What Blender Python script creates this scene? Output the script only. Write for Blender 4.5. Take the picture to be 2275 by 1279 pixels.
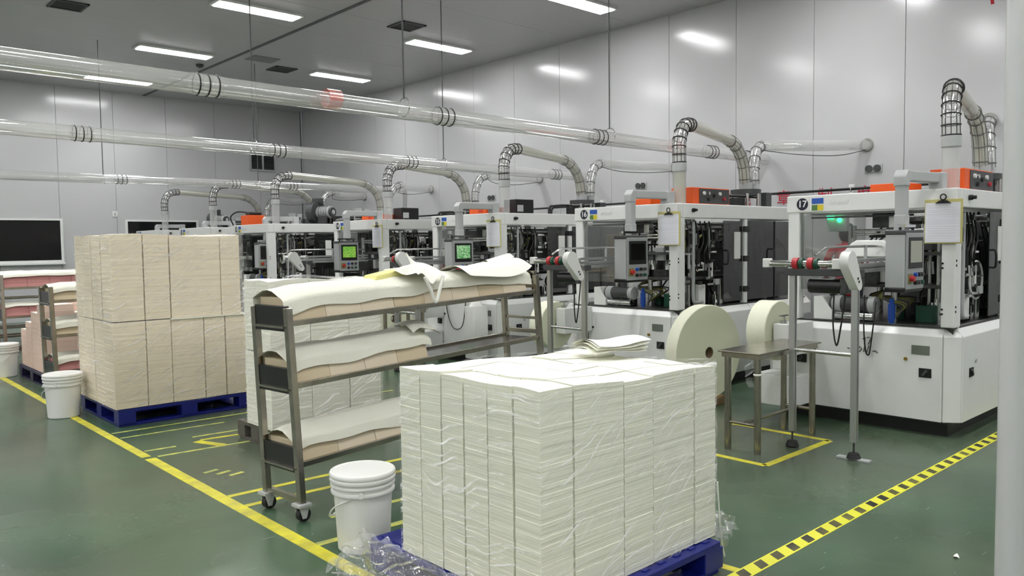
import bpy, bmesh, math, random
from mathutils import Vector, Matrix
R = math.radians
random.seed(7)
for o in list(bpy.data.objects): bpy.data.objects.remove(o)
SC = bpy.context.scene
COL = SC.collection
# ---------------------------------------------------------------- camera
W_, H_ = 2275.0, 1279.0
FPX = 1766.9
cam_d = bpy.data.cameras.new('camera'); cam = bpy.data.objects.new('camera', cam_d); COL.objects.link(cam)
cam_d.sensor_fit = 'HORIZONTAL'; cam_d.sensor_width = 36.0; cam_d.lens = FPX / W_ * 36.0
cam_d.clip_start = 0.05; cam_d.clip_end = 100
yaw, pit, rol = 0.82423, -0.05702, -0.013345
fw = Vector((math.cos(yaw)*math.cos(pit), math.sin(yaw)*math.cos(pit), math.sin(pit)))
rt0 = Vector((math.sin(yaw), -math.cos(yaw), 0)); up0 = rt0.cross(fw)
rt = rt0*math.cos(rol) + up0*math.sin(rol); up = -rt0*math.sin(rol) + up0*math.cos(rol)
M = Matrix((rt, up, -fw)).transposed().to_4x4(); M.translation = (0, 0, 1.5)
cam.matrix_world = M
SC.camera = cam
# ---------------------------------------------------------------- world + exposure
wd = bpy.data.worlds.new('world'); SC.world = wd; wd.use_nodes = True
wd.node_tree.nodes['Background'].inputs[0].default_value = (.8, .85, .9, 1)
wd.node_tree.nodes['Background'].inputs[1].default_value = 0.15
SC.view_settings.view_transform = 'Standard'; SC.view_settings.look = 'None'
SC.view_settings.exposure = 0.36; SC.view_settings.gamma = 1.0; SC.view_settings.use_curve_mapping = False
LAMP = 30.0      # emission of the ceiling light diffusers
LAMP_W = 9.0    # power of the narrow area light added below each diffuser
try:
    SC.cycles.transparent_max_bounces = 24; SC.cycles.max_bounces = 8
except Exception: pass
# ---------------------------------------------------------------- helpers
def lin(c): return tuple(((v/255.)/12.92 if v/255. <= .04045 else ((v/255.+.055)/1.055)**2.4) for v in c)
MATS = {}
def nodes(name):
    m = bpy.data.materials.new(name); m.use_nodes = True
    nt = m.node_tree; return m, nt, nt.nodes['Principled BSDF']
def mat(name, rgb, rough=.5, metal=0., noise=0., nscale=8., bump=0., bscale=40., spec=.5, alpha=1., emit=None, est=0., stretch=None, rgb2=None):
    if name in MATS: return MATS[name]
    m, nt, b = nodes(name); N = nt.nodes; Lk = nt.links
    c = lin(rgb); b.inputs['Base Color'].default_value = (*c, 1)
    b.inputs['Roughness'].default_value = rough; b.inputs['Metallic'].default_value = metal
    b.inputs['Specular IOR Level'].default_value = spec
    if noise or bump:
        tc = N.new('ShaderNodeTexCoord'); src = tc.outputs['Object']
        if stretch:
            mp = N.new('ShaderNodeMapping'); mp.inputs['Scale'].default_value = stretch
            Lk.new(src, mp.inputs[0]); src = mp.outputs[0]
    if noise:
        n = N.new('ShaderNodeTexNoise'); n.inputs['Scale'].default_value = nscale; n.inputs['Detail'].default_value = 5
        Lk.new(src, n.inputs['Vector'])
        rp = N.new('ShaderNodeValToRGB'); Lk.new(n.outputs[0], rp.inputs[0])
        c2 = lin(rgb2) if rgb2 else tuple(v*(1-noise) for v in c)
        rp.color_ramp.elements[0].position = .35; rp.color_ramp.elements[1].position = .68
        rp.color_ramp.elements[0].color = (*c2, 1); rp.color_ramp.elements[1].color = (*c, 1)
        Lk.new(rp.outputs[0], b.inputs['Base Color'])
    if bump:
        n2 = N.new('ShaderNodeTexNoise'); n2.inputs['Scale'].default_value = bscale; n2.inputs['Detail'].default_value = 4
        Lk.new(src, n2.inputs['Vector'])
        bp = N.new('ShaderNodeBump'); bp.inputs['Strength'].default_value = bump; bp.inputs['Distance'].default_value = .01
        Lk.new(n2.outputs[0], bp.inputs['Height']); Lk.new(bp.outputs[0], b.inputs['Normal'])
    if emit:
        b.inputs['Emission Color'].default_value = (*lin(emit), 1); b.inputs['Emission Strength'].default_value = est
    MATS[name] = m; return m
def clear(name, tint=(255,255,255), haze=.10, hcol=(230,230,230), gloss=.12, rough=.12, bump=0., bscale=30., stretch=(1,1,1), edge=.5):
    """thin see-through plastic / glass sheet: transparent + fresnel gloss + a little haze"""
    if name in MATS: return MATS[name]
    m, nt, b = nodes(name); N = nt.nodes; Lk = nt.links; out = N['Material Output']; N.remove(b)
    tr = N.new('ShaderNodeBsdfTransparent'); tr.inputs[0].default_value = (*lin(tint), 1)
    gl = N.new('ShaderNodeBsdfGlossy'); gl.inputs['Roughness'].default_value = rough; gl.inputs[0].default_value = (1,1,1,1)
    df = N.new('ShaderNodeBsdfDiffuse'); df.inputs[0].default_value = (*lin(hcol), 1)
    lw = N.new('ShaderNodeLayerWeight'); lw.inputs[0].default_value = edge
    if bump:
        tc = N.new('ShaderNodeTexCoord'); mp = N.new('ShaderNodeMapping'); mp.inputs['Scale'].default_value = stretch
        n2 = N.new('ShaderNodeTexNoise'); n2.inputs['Scale'].default_value = bscale; n2.inputs['Detail'].default_value = 3
        bp = N.new('ShaderNodeBump'); bp.inputs['Strength'].default_value = bump; bp.inputs['Distance'].default_value = .01
        Lk.new(tc.outputs['Object'], mp.inputs[0]); Lk.new(mp.outputs[0], n2.inputs['Vector']); Lk.new(n2.outputs[0], bp.inputs['Height'])
        Lk.new(bp.outputs[0], gl.inputs['Normal']); Lk.new(bp.outputs[0], lw.inputs['Normal'])
    ml = N.new('ShaderNodeMath'); ml.operation = 'MULTIPLY_ADD'; ml.inputs[1].default_value = .5; ml.inputs[2].default_value = gloss
    Lk.new(lw.outputs['Facing'], ml.inputs[0]); ml.use_clamp = True
    m1 = N.new('ShaderNodeMixShader'); m1.inputs[0].default_value = haze; Lk.new(tr.outputs[0], m1.inputs[1]); Lk.new(df.outputs[0], m1.inputs[2])
    m2 = N.new('ShaderNodeMixShader'); Lk.new(ml.outputs[0], m2.inputs[0]); Lk.new(m1.outputs[0], m2.inputs[1]); Lk.new(gl.outputs[0], m2.inputs[2])
    Lk.new(m2.outputs[0], out.inputs[0]); MATS[name] = m; return m

class MB:
    def __init__(s): s.v = []; s.f = []; s.m = []
    def add(s, vs, fs, m=0):
        o = len(s.v); s.v += [tuple(v) for v in vs]; s.f += [tuple(i+o for i in f) for f in fs]; s.m += [m]*len(fs); return s
    def box(s, x0, y0, z0, x1, y1, z1, m=0):
        if x0 > x1: x0, x1 = x1, x0
        if y0 > y1: y0, y1 = y1, y0
        if z0 > z1: z0, z1 = z1, z0
        return s.add([(x0,y0,z0),(x1,y0,z0),(x1,y1,z0),(x0,y1,z0),(x0,y0,z1),(x1,y0,z1),(x1,y1,z1),(x0,y1,z1)],
                     [(3,2,1,0),(4,5,6,7),(0,1,5,4),(1,2,6,5),(2,3,7,6),(3,0,4,7)], m)
    def bar(s, a, b, w, h=None, m=0, upv=(0,0,1)):
        a = Vector(a); b = Vector(b); h = h or w; d = (b-a).normalized(); u = Vector(upv)
        if abs(d.dot(u)) > .95: u = Vector((1,0,0))
        sx = d.cross(u).normalized()*w/2; sy = sx.cross(d).normalized()*h/2
        vs = [p+q for p in (a, b) for q in (-sx-sy, sx-sy, sx+sy, -sx+sy)]
        return s.add(vs, [(0,1,2,3),(7,6,5,4),(0,4,5,1),(1,5,6,2),(2,6,7,3),(3,7,4,0)], m)
    def cyl(s, a, b, r, n=12, r2=None, m=0, caps=True):
        a = Vector(a); b = Vector(b); r2 = r if r2 is None else r2; d = (b-a).normalized()
        u = Vector((0,0,1)) if abs(d.z) < .9 else Vector((1,0,0)); p = d.cross(u).normalized(); q = d.cross(p)
        vs = []
        for c, rr in ((a, r), (b, r2)):
            for i in range(n):
                t = 2*math.pi*i/n; vs.append(c + (p*math.cos(t)+q*math.sin(t))*rr)
        fs = [(i+n, (i+1) % n+n, (i+1) % n, i) for i in range(n)]
        if caps: fs += [tuple(range(n)), tuple(range(2*n-1, n-1, -1))]
        return s.add(vs, fs, m)
    def tube(s, pts, r, n=8, m=0, caps=True):
        pts = [Vector(p) for p in pts]; k = len(pts); vs = []; rr = r if isinstance(r, (list, tuple)) else [r]*k
        pv = None
        for i, c in enumerate(pts):
            d = (pts[min(i+1, k-1)] - pts[max(i-1, 0)]).normalized()
            if pv is None:
                u = Vector((0,0,1)) if abs(d.z) < .9 else Vector((1,0,0)); pv = d.cross(u).normalized()
            else:
                pv = (pv - d*pv.dot(d)).normalized()
            q = d.cross(pv)
            for j in range(n):
                t = 2*math.pi*j/n; vs.append(c + (pv*math.cos(t)+q*math.sin(t))*rr[i])
        fs = [(i*n+j, i*n+(j+1) % n, (i+1)*n+(j+1) % n, (i+1)*n+j) for i in range(k-1) for j in range(n)]
        if caps: fs += [tuple(range(n-1, -1, -1)), tuple(range((k-1)*n, k*n))]
        return s.add(vs, fs, m)
    def ring(s, c, ax, Rr, r, n=16, k=5, m=0):
        c = Vector(c); d = Vector(ax).normalized(); u = Vector((0,0,1)) if abs(d.z) < .9 else Vector((1,0,0))
        p = d.cross(u).normalized(); q = d.cross(p); vs = []
        for i in range(n):
            t = 2*math.pi*i/n; e = p*math.cos(t)+q*math.sin(t)
            for j in range(k):
                w = 2*math.pi*j/k; vs.append(c + e*(Rr+r*math.cos(w)) + d*r*math.sin(w))
        fs = [(i*k+j, ((i+1) % n)*k+j, ((i+1) % n)*k+(j+1) % k, i*k+(j+1) % k) for i in range(n) for j in range(k)]
        return s.add(vs, fs, m)
    def prism(s, poly, ax, a, b, m=0):
        """poly in the two other axes (cyclic order), extruded a..b along ax"""
        n = len(poly); vs = []
        for t in (a, b):
            for (p, q) in poly:
                vs.append({'x': (t,p,q), 'y': (p,t,q), 'z': (p,q,t)}[ax])
        fs = [tuple(range(n-1, -1, -1)), tuple(range(n, 2*n))] + [(i, (i+1) % n, (i+1) % n+n, i+n) for i in range(n)]
        return s.add(vs, fs, m)
    def lathe(s, prof, n=28, c=(0,0,0), m=0):
        vs = []; k = len(prof)
        for (r, z) in prof:
            for j in range(n):
                t = 2*math.pi*j/n; vs.append((c[0]+r*math.cos(t), c[1]+r*math.sin(t), c[2]+z))
        fs = [(i*n+j, i*n+(j+1) % n, (i+1)*n+(j+1) % n, (i+1)*n+j) for i in range(k-1) for j in range(n)]
        fs += [tuple(range(n-1, -1, -1)), tuple(range((k-1)*n, k*n))]
        return s.add(vs, fs, m)
    def grid(s, fn, nu, nv, m=0):
        vs = [fn(i/nu, j/nv) for i in range(nu+1) for j in range(nv+1)]
        fs = [(i*(nv+1)+j, (i+1)*(nv+1)+j, (i+1)*(nv+1)+j+1, i*(nv+1)+j+1) for i in range(nu) for j in range(nv)]
        return s.add(vs, fs, m)
    def ball(s, c, r, n=12, k=8, m=0):
        c = Vector(c); r = r if isinstance(r, tuple) else (r, r, r)
        pr = []
        vs = [c+Vector((0,0,-r[2]))]
        for i in range(1, k):
            a = -math.pi/2+math.pi*i/k
            for j in range(n):
                t = 2*math.pi*j/n; vs.append(c+Vector((r[0]*math.cos(a)*math.cos(t), r[1]*math.cos(a)*math.sin(t), r[2]*math.sin(a))))
        vs.append(c+Vector((0,0,r[2]))); L = len(vs)-1
        fs = [(0, 1+(j+1) % n, 1+j) for j in range(n)]
        fs += [(1+i*n+j, 1+i*n+(j+1) % n, 1+(i+1)*n+(j+1) % n, 1+(i+1)*n+j) for i in range(k-2) for j in range(n)]
        fs += [(1+(k-2)*n+j, 1+(k-2)*n+(j+1) % n, L) for j in range(n)]
        return s.add(vs, fs, m)
    def mesh(s, name, mats, smooth=True, bevel=0., fix=True):
        me = bpy.data.meshes.new(name); me.from_pydata(s.v, [], s.f)
        mats = mats if isinstance(mats, (list, tuple)) else [mats]
        for x in mats: me.materials.append(x)
        if len(mats) > 1: me.polygons.foreach_set('material_index', s.m)
        if bevel or fix:
            bm = bmesh.new(); bm.from_mesh(me)
            if bevel:
                bmesh.ops.remove_doubles(bm, verts=bm.verts, dist=1e-6)
                es = [e for e in bm.edges if len(e.link_faces) == 2 and e.calc_face_angle(0) > .6]
                bmesh.ops.bevel(bm, geom=es, offset=bevel, segments=2, profile=.5, affect='EDGES')
            bmesh.ops.recalc_face_normals(bm, faces=bm.faces)
            bm.to_mesh(me); bm.free()
        if smooth:
            me.polygons.foreach_set('use_smooth', [True]*len(me.polygons))
            me.set_sharp_from_angle(angle=R(38))
        return me
    def build(s, name, mats, parent=None, smooth=True, bevel=0., loc=(0,0,0), rz=0., fix=True):
        o = bpy.data.objects.new(name, s.mesh(name, mats, smooth, bevel, fix)); COL.objects.link(o)
        o.location = loc; o.rotation_euler.z = rz
        if parent: o.parent = parent
        return o
def tag(o, label=None, cat=None, group=None, kind=None):
    if label: o['label'] = label
    if cat: o['category'] = cat
    if group: o['group'] = group
    if kind: o['kind'] = kind
    return o
def empty(name, loc=(0,0,0), rz=0., label=None, cat=None, group=None, kind=None):
    o = bpy.data.objects.new(name, None); COL.objects.link(o); o.location = loc; o.rotation_euler.z = rz
    o.empty_display_size = .1
    return tag(o, label, cat, group, kind)
KIDS = {}
def copy_tree(o, parent=None):
    c = o.copy(); COL.objects.link(c)
    if parent: c.parent = parent
    for ch in list(o.children): copy_tree(ch, c)
    return c
def obj(name, me, parent=None, loc=(0,0,0), rz=0.):
    o = bpy.data.objects.new(name, me); COL.objects.link(o); o.location = loc; o.rotation_euler.z = rz
    if parent: o.parent = parent
    return o
def text_mesh(txt, size, m, extrude=.001, bold=0.):
    cu = bpy.data.curves.new('t', 'FONT'); cu.body = txt; cu.size = size; cu.extrude = extrude; cu.offset = bold
    cu.align_x = 'CENTER'; cu.align_y = 'CENTER'
    o = bpy.data.objects.new('t', cu); COL.objects.link(o)
    dg = bpy.context.evaluated_depsgraph_get(); dg.update()
    me = bpy.data.meshes.new_from_object(o.evaluated_get(dg)); bpy.data.objects.remove(o)
    me.materials.clear(); me.materials.append(m); return me
def bez(pts, n=8):
    """Catmull-Rom through pts"""
    P = [Vector(p) for p in pts]; P = [2*P[0]-P[1]] + P + [2*P[-1]-P[-2]]; out = []
    for i in range(1, len(P)-2):
        for k in range(n):
            t = k/n; a, b, c, d = P[i-1:i+3]
            out.append(.5*((2*b)+(c-a)*t+(2*a-5*b+4*c-d)*t*t+(3*b-a-3*c+d)*t**3))
    out.append(P[-2]); return out
def noise1(x, s=0.):
    return math.sin(x*1.7+s)+.6*math.sin(x*3.9+s*2.3)+.35*math.sin(x*9.1+s*.7)
# ---------------------------------------------------------------- materials
white = mat('white_paint', (226,227,224), .3, noise=.04, nscale=5)
whiteb = mat('white_plastic', (222,222,218), .4)
gpl = mat('grey_plastic', (176,178,178), .4)
dgrey = mat('dark_grey_paint', (62,63,64), .45)
black = mat('black_plastic', (18,18,19), .4)
rubber = mat('black_rubber', (26,26,26), .7)
steel = mat('polished_steel', (205,205,203), .22, 1.)
dsteel = mat('dark_steel', (92,92,92), .35, .9, noise=.3, nscale=20)
alu = mat('aluminium_profile', (190,191,190), .35, .9)
inox = mat('stainless_tube', (172,166,154), .25, 1., noise=.2, nscale=12, bump=.05)
chrome = mat('chrome', (225,225,225), .08, 1.)
orange = mat('orange_paint', (226,88,22), .4)
redp = mat('red_plastic', (176,34,44), .45)
bluep = mat('blue_plastic', (20,70,160), .35)
greenp = mat('green_plastic', (10,70,50), .45)
yellowp = mat('yellow_hose', (120,118,62), .45)
brass = mat('brass', (180,150,80), .3, .9)
glass_smoke = clear('smoked_acrylic', (150,151,149), .10, (96,98,98), .02, .05, edge=.2)
glass_clear = clear('clear_acrylic', (228,230,228), .025, (200,200,200), .03, .03, edge=.25)
pvc = clear('clear_pvc_pipe', (246,246,245), .24, (240,240,238), .06, .10, edge=.45)
pvc2 = clear('frosted_pvc_pipe', (225,225,215), .45, (215,215,205), .05, .2, edge=.4)
def film_mat():
    m, nt, b = nodes('stretch_film'); N = nt.nodes; Lk = nt.links; out = N['Material Output']; N.remove(b)
    def mth(op, a, c, d=None):
        x = N.new('ShaderNodeMath'); x.operation = op
        for i, v in enumerate((a, c, d)):
            if v is None: continue
            if isinstance(v, (int, float)): x.inputs[i].default_value = v
            else: Lk.new(v, x.inputs[i])
        return x.outputs[0]
    tc = N.new('ShaderNodeTexCoord'); sp = N.new('ShaderNodeSeparateXYZ'); Lk.new(tc.outputs['Object'], sp.inputs[0])
    lo = N.new('ShaderNodeTexNoise'); lo.inputs['Scale'].default_value = 2.6; lo.inputs['Detail'].default_value = 2; Lk.new(tc.outputs['Object'], lo.inputs['Vector'])
    s = mth('MULTIPLY_ADD', sp.outputs[0], -.42, sp.outputs[2]); s = mth('MULTIPLY_ADD', sp.outputs[1], .10, s); s = mth('MULTIPLY_ADD', lo.outputs[0], .22, s)
    cb = N.new('ShaderNodeCombineXYZ'); Lk.new(mth('MULTIPLY', sp.outputs[0], 3.), cb.inputs[0]); Lk.new(mth('MULTIPLY', sp.outputs[1], 3.), cb.inputs[1]); Lk.new(mth('MULTIPLY', s, 62.), cb.inputs[2])
    n = N.new('ShaderNodeTexNoise'); n.inputs['Scale'].default_value = 1.; n.inputs['Detail'].default_value = 3; n.inputs['Roughness'].default_value = .6; Lk.new(cb.outputs[0], n.inputs['Vector'])
    cl = N.new('ShaderNodeTexNoise'); cl.inputs['Scale'].default_value = 4.2; cl.inputs['Detail'].default_value = 2; Lk.new(tc.outputs['Object'], cl.inputs['Vector'])
    r1 = N.new('ShaderNodeMapRange'); r1.inputs[1].default_value = .52; r1.inputs[2].default_value = .70; Lk.new(n.outputs[0], r1.inputs[0])
    r2 = N.new('ShaderNodeMapRange'); r2.inputs[1].default_value = .38; r2.inputs[2].default_value = .56; Lk.new(cl.outputs[0], r2.inputs[0])
    mask = mth('MULTIPLY', r1.outputs[0], r2.outputs[0])  # white streaks painted in as highlights on the film wrinkles
    bp = N.new('ShaderNodeBump'); bp.inputs['Strength'].default_value = 1.; bp.inputs['Distance'].default_value = .012; Lk.new(n.outputs[0], bp.inputs['Height'])
    tr = N.new('ShaderNodeBsdfTransparent'); df = N.new('ShaderNodeBsdfDiffuse'); df.inputs[0].default_value = (.97,.97,.96,1); ge = N.new('ShaderNodeNewGeometry'); va = N.new('ShaderNodeVectorMath'); va.operation = 'ADD'; va.inputs[1].default_value = (0,0,.78); Lk.new(ge.outputs['Normal'], va.inputs[0])
    vn = N.new('ShaderNodeVectorMath'); vn.operation = 'NORMALIZE'; Lk.new(va.outputs[0], vn.inputs[0]); Lk.new(vn.outputs[0], df.inputs['Normal'])   # normals bent up so the painted wrinkle highlights catch the lamps
    gl = N.new('ShaderNodeBsdfGlossy'); gl.inputs['Roughness'].default_value = .22; Lk.new(bp.outputs[0], gl.inputs['Normal'])
    g2 = N.new('ShaderNodeBsdfGlossy'); g2.inputs['Roughness'].default_value = .42; Lk.new(vn.outputs[0], g2.inputs['Normal'])
    m0 = N.new('ShaderNodeMixShader'); m0.inputs[0].default_value = .035; Lk.new(tr.outputs[0], m0.inputs[1]); Lk.new(df.outputs[0], m0.inputs[2])
    m1 = N.new('ShaderNodeMixShader'); Lk.new(mth('MULTIPLY', mask, .62), m1.inputs[0]); Lk.new(m0.outputs[0], m1.inputs[1]); mg = N.new('ShaderNodeMixShader'); mg.inputs[0].default_value = .55; Lk.new(g2.outputs[0], mg.inputs[1]); Lk.new(df.outputs[0], mg.inputs[2]); Lk.new(mg.outputs[0], m1.inputs[2])
    lw = N.new('ShaderNodeFresnel'); lw.inputs[0].default_value = 1.30
    m2 = N.new('ShaderNodeMixShader'); Lk.new(mth('MULTIPLY_ADD', lw.outputs[0], .15, .0), m2.inputs[0]); Lk.new(m1.outputs[0], m2.inputs[1]); Lk.new(gl.outputs[0], m2.inputs[2])
    Lk.new(m2.outputs[0], out.inputs[0]); MATS['stretch_film'] = m; return m
film = film_mat()
film2 = clear('loose_stretch_film', (250,250,250), .10, (240,240,240), .03, .15, bump=1., bscale=22., stretch=(1,1,1), edge=.3)
# ================================================================ setting
HC, WX, WY, LX, NY = 4.9, 10.1, 18.8, -13.5, -12.0
def floor_mat():
    m, nt, b = nodes('green_epoxy'); N = nt.nodes; Lk = nt.links
    tc = N.new('ShaderNodeTexCoord')
    def ns(scale, det, dist=0., st=None):
        n = N.new('ShaderNodeTexNoise'); n.inputs['Scale'].default_value = scale; n.inputs['Detail'].default_value = det; n.inputs['Distortion'].default_value = dist
        if st:
            mp = N.new('ShaderNodeMapping'); mp.inputs['Scale'].default_value = st; mp.inputs['Rotation'].default_value = (0,0,.4); Lk.new(tc.outputs['Object'], mp.inputs[0]); Lk.new(mp.outputs[0], n.inputs['Vector'])
        else: Lk.new(tc.outputs['Object'], n.inputs['Vector'])
        return n.outputs[0]
    def ramp(src, p0, p1, c0, c1):
        r = N.new('ShaderNodeValToRGB'); r.color_ramp.elements[0].position = p0; r.color_ramp.elements[1].position = p1
        r.color_ramp.elements[0].color = (*c0, 1); r.color_ramp.elements[1].color = (*c1, 1); Lk.new(src, r.inputs[0]); return r.outputs[0]
    def mix(f, a, b2):
        x = N.new('ShaderNodeMix'); x.data_type = 'RGBA'; Lk.new(f, x.inputs[0]); Lk.new(a, x.inputs[6]); Lk.new(b2, x.inputs[7]); return x.outputs[2]
    c1 = ramp(ns(.9, 4), .35, .7, lin((56,80,60)), lin((80,104,80)))
    c2 = ramp(ns(1.7, 3), .3, .75, lin((94,90,78)), lin((84,96,80)))
    f = ramp(ns(.42, 4), .40, .66, (0,0,0), (1,1,1))
    c = mix(f, c1, c2)
    sc = ramp(ns(5, 3, 0, (1, 16, 1)), .70, .76, (0,0,0), (.55,.55,.55))
    w = N.new('ShaderNodeRGB'); w.outputs[0].default_value = (*lin((150,165,152)), 1)
    c = mix(sc, c, w.outputs[0])
    sp = ramp(ns(38, 2), .74, .77, (0,0,0), (.6,.6,.6)); c = mix(sp, c, w.outputs[0])
    Lk.new(c, b.inputs['Base Color'])
    r = N.new('ShaderNodeMapRange'); r.inputs[3].default_value = .14; r.inputs[4].default_value = .36; Lk.new(ns(1.1, 2), r.inputs[0]); Lk.new(r.outputs[0], b.inputs['Roughness'])
    bp = N.new('ShaderNodeBump'); bp.inputs['Strength'].default_value = .06; bp.inputs['Distance'].default_value = .01; Lk.new(ns(9, 4), bp.inputs['Height']); Lk.new(bp.outputs[0], b.inputs['Normal'])
    return m
floorm = floor_mat()
tag(MB().box(LX, NY, -.1, WX, WY, 0).build('floor', floorm, fix=False), 'glossy worn green epoxy floor', kind='structure')
wallm = mat('wall_panel_paint', (190,190,191), .17, spec=.55, bump=.015, bscale=1.5)
ceilm = mat('ceiling_panel_paint', (184,184,185), .4)
seam = mat('panel_seam', (120,121,122), .6)
dark = mat('dark_gap', (30,30,31), .7)
def wall(name, axis, pos, a0, a1, label, width=1.15, first=0., sgn=1):
    """a core sheet with separate vertical panels that leave narrow joints"""
    b = MB()
    if axis == 'x': b.box(pos+.03*sgn, a0, 0, pos+.13*sgn, a1, HC+.1)
    else: b.box(a0, pos+.03*sgn, 0, a1, pos+.13*sgn, HC+.1)
    w = tag(b.build(name, seam, fix=False), label, kind='structure')
    s = first
    while s > a0: s -= width
    while s < a1:
        p, q = max(s+.003, a0), min(s+width-.003, a1)
        if q-p > .05:
            c = MB()
            if axis == 'x': c.box(pos, p, 0, pos+.032*sgn, q, HC)
            else: c.box(p, pos, 0, q, pos+.032*sgn, HC)
            c.build('panel', wallm, w, smooth=False, bevel=.0015)
        s += width
    return w
wall('wall_right', 'x', WX, NY, WY, 'long glossy white panel wall behind the machines', first=5.04)
wall('wall_back', 'y', WY, LX, WX, 'far white panel wall with dark windows', width=1.12, first=4.45)
wall('wall_left', 'x', LX, NY, WY, 'white panel wall on the left', width=2.3, sgn=-1)
wall('wall_near', 'y', NY, LX, WX, 'white panel wall behind the viewer', width=2.3, sgn=-1)
ce = tag(MB().box(LX-.1, NY-.1, HC+.03, WX+.1, WY+.1, HC+.15).build('ceiling', dark, fix=False), 'grey panel ceiling with dark joints', kind='structure')
yy = WY
while yy > NY:
    y0 = max(yy-1.2+.004, NY)
    for (p, q) in ((LX, -1.0), (-.99, 6.21), (6.26, WX)):
        MB().box(p, y0, HC, q, yy, HC+.032).build('panel', ceilm, ce, smooth=False, fix=False)
    yy -= 1.2
tag(MB().box(6.205, NY, HC-.012, 6.265, WY, HC+.03).build('trim_1', mat('dark_joint_strip', (84,85,86), .5), fix=False), 'dark joint strip across the ceiling', kind='structure')
# ---- ceiling lights
ledm = mat('led_diffuser', (255,255,255), .5, emit=(255,255,255), est=LAMP)
lp = empty('ceiling_light')
MB().box(-.64, -.17, -.035, .64, .17, 0).build('frame', white, lp, smooth=False, bevel=.004)
MB().box(-.60, -.135, -.042, .60, .135, -.034).build('diffuser', ledm, lp, smooth=False, fix=False)
ld = bpy.data.lights.new('added_area_light', 'AREA'); ld.shape = 'RECTANGLE'; ld.size = 1.18; ld.size_y = .26; ld.energy = LAMP_W; ld.spread = R(120)  # extra narrow beam added to each fixture, leaves the wall tops darker
lo = bpy.data.objects.new('added_area_light', ld); COL.objects.link(lo); lo.parent = lp; lo.location = (0, 0, -.046)
first = True
rows = [(-11.75, 'added unseen seventh row'), (-8.4, 'added unseen sixth row'), (-5.05, 'fifth row'), (-1.7, 'fourth row'), (1.65, 'third row'), (5.27, 'middle row'), (8.55, 'right wall row')]  # two outermost rows added out of view to light the camera-facing sides
for rx, rn in rows:
    for i, ry in enumerate((17.3, 14.25, 11.0, 7.75, 4.45, 1.15, -2.15, -5.4, -8.7)):  # last position holds unseen lamps added behind the camera for front light
        if rx > 8 and ry > 17: continue
        o = lp if first else copy_tree(lp)
        first = False; o.location = (rx, ry, HC)
        nth = ('farthest', 'second from far end', 'third from far end', 'fourth from far end', 'fifth from far end', 'sixth from far end', 'third from near end', 'second from near end', 'added unseen nearest')[i]
        tag(o, 'white LED ceiling light, %s, %s' % (rn, nth), 'ceiling light', 'ceiling LED lights in rows')
# ---- ceiling vents, detector
def cvent(x, y, lab):
    t = empty('ceiling_vent', (x, y, HC), 0, lab, 'vent', 'square ceiling vents')
    b = MB(); s = .22
    for (a, c) in ((-s, -s+.03), (s-.03, s)): b.box(a, -s, -.02, c, s, 0); b.box(-s, a, -.02, s, c, 0)
    b.build('frame', dgrey, t, smooth=False, fix=False); MB().box(-s+.03, -s+.03, -.006, s-.03, s-.03, 0).build('backing', black, t, smooth=False, fix=False)
    for k in range(6):
        y0 = -s+.05+k*.058
        MB().bar((-s+.03, y0, -.012), (s-.03, y0, -.012), .035, .004, upv=(0,.5,1)).build('slat', dgrey, t, smooth=False, fix=False)
cvent(3.18, 12.5, 'dark square ceiling vent at the upper left')
cvent(7.41, 10.35, 'dark square ceiling vent beside a light near the right wall')
cvent(7.35, 14.4, 'small dark ceiling vent far back over the machines')
t = empty('smoke_detector', (6.0, 15.0, HC), 0, 'small round grey smoke detector on the ceiling', 'smoke detector')
MB().lathe([(.07,0),(.07,-.03),(.05,-.05),(.02,-.055)], 20).build('housing', dgrey, t); MB().lathe([(.02,-.054),(.02,-.064),(.008,-.066)], 12).build('sensor', black, t)
tag(MB().box(6.45, 13.65, HC-.014, 6.95, 14.05, HC+.001).build('ceiling_hatch', mat('grey_hatch', (126,128,128), .5), smooth=False, bevel=.003), 'grey square access hatch in the ceiling', 'hatch')
# ---- back wall: windows, vent, switch
blackglass = mat('dark_window_glass', (22,22,23), .12)
def window(n, x0, x1, z0, z1, lab):
    w = empty('window_%d' % n, ((x0+x1)/2, WY, z0), 0, lab, None, None, 'structure'); h = (x1-x0)/2; z = z1-z0
    MB().box(-h, -.012, 0, h, -.002, z).build('pane', blackglass, w, smooth=False, fix=False)
    b = MB()
    b.box(-h-.05, -.03, -.05, h+.05, 0, 0).box(-h-.05, -.03, z, h+.05, 0, z+.04).box(-h-.05, -.03, 0, -h, 0, z).box(h, -.03, 0, h+.05, 0, z)
    b.build('window_frame', white, w, smooth=False, fix=False)
    MB().box(-h-.06, -.09, -.09, h+.06, 0, -.05).build('window_sill', white, w, smooth=False, bevel=.004)
window(1, 1.6, 4.44, 1.26, 2.09, 'dark window in the far wall at the left')
window(2, 5.78, 7.3, 1.2, 2.08, 'dark window in the far wall behind the tall paper stack')
t = empty('wall_grille', (9.0, WY, 3.38), 0, 'black louvred wall vent high on the far wall', 'vent')
b = MB()
for (a, c) in ((-.34,-.30),(-.02,.02),(.30,.34)): b.box(a, -.04, 0, c, 0, .44)
b.box(-.34, -.04, -.03, .34, 0, .012).box(-.34, -.04, .428, .34, 0, .47); b.build('frame', gpl, t, smooth=False, fix=False)
MB().box(-.30, -.008, 0, .30, -.001, .44).build('backing', black, t, smooth=False, fix=False)
for k in range(8):
    for (a, c) in ((-.3,-.02),(.02,.3)): MB().bar((a, -.022, .04+k*.052), (c, -.022, .04+k*.052), .034, .006, upv=(0,-.8,.6)).build('slat', dgrey, t, smooth=False, fix=False)
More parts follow.
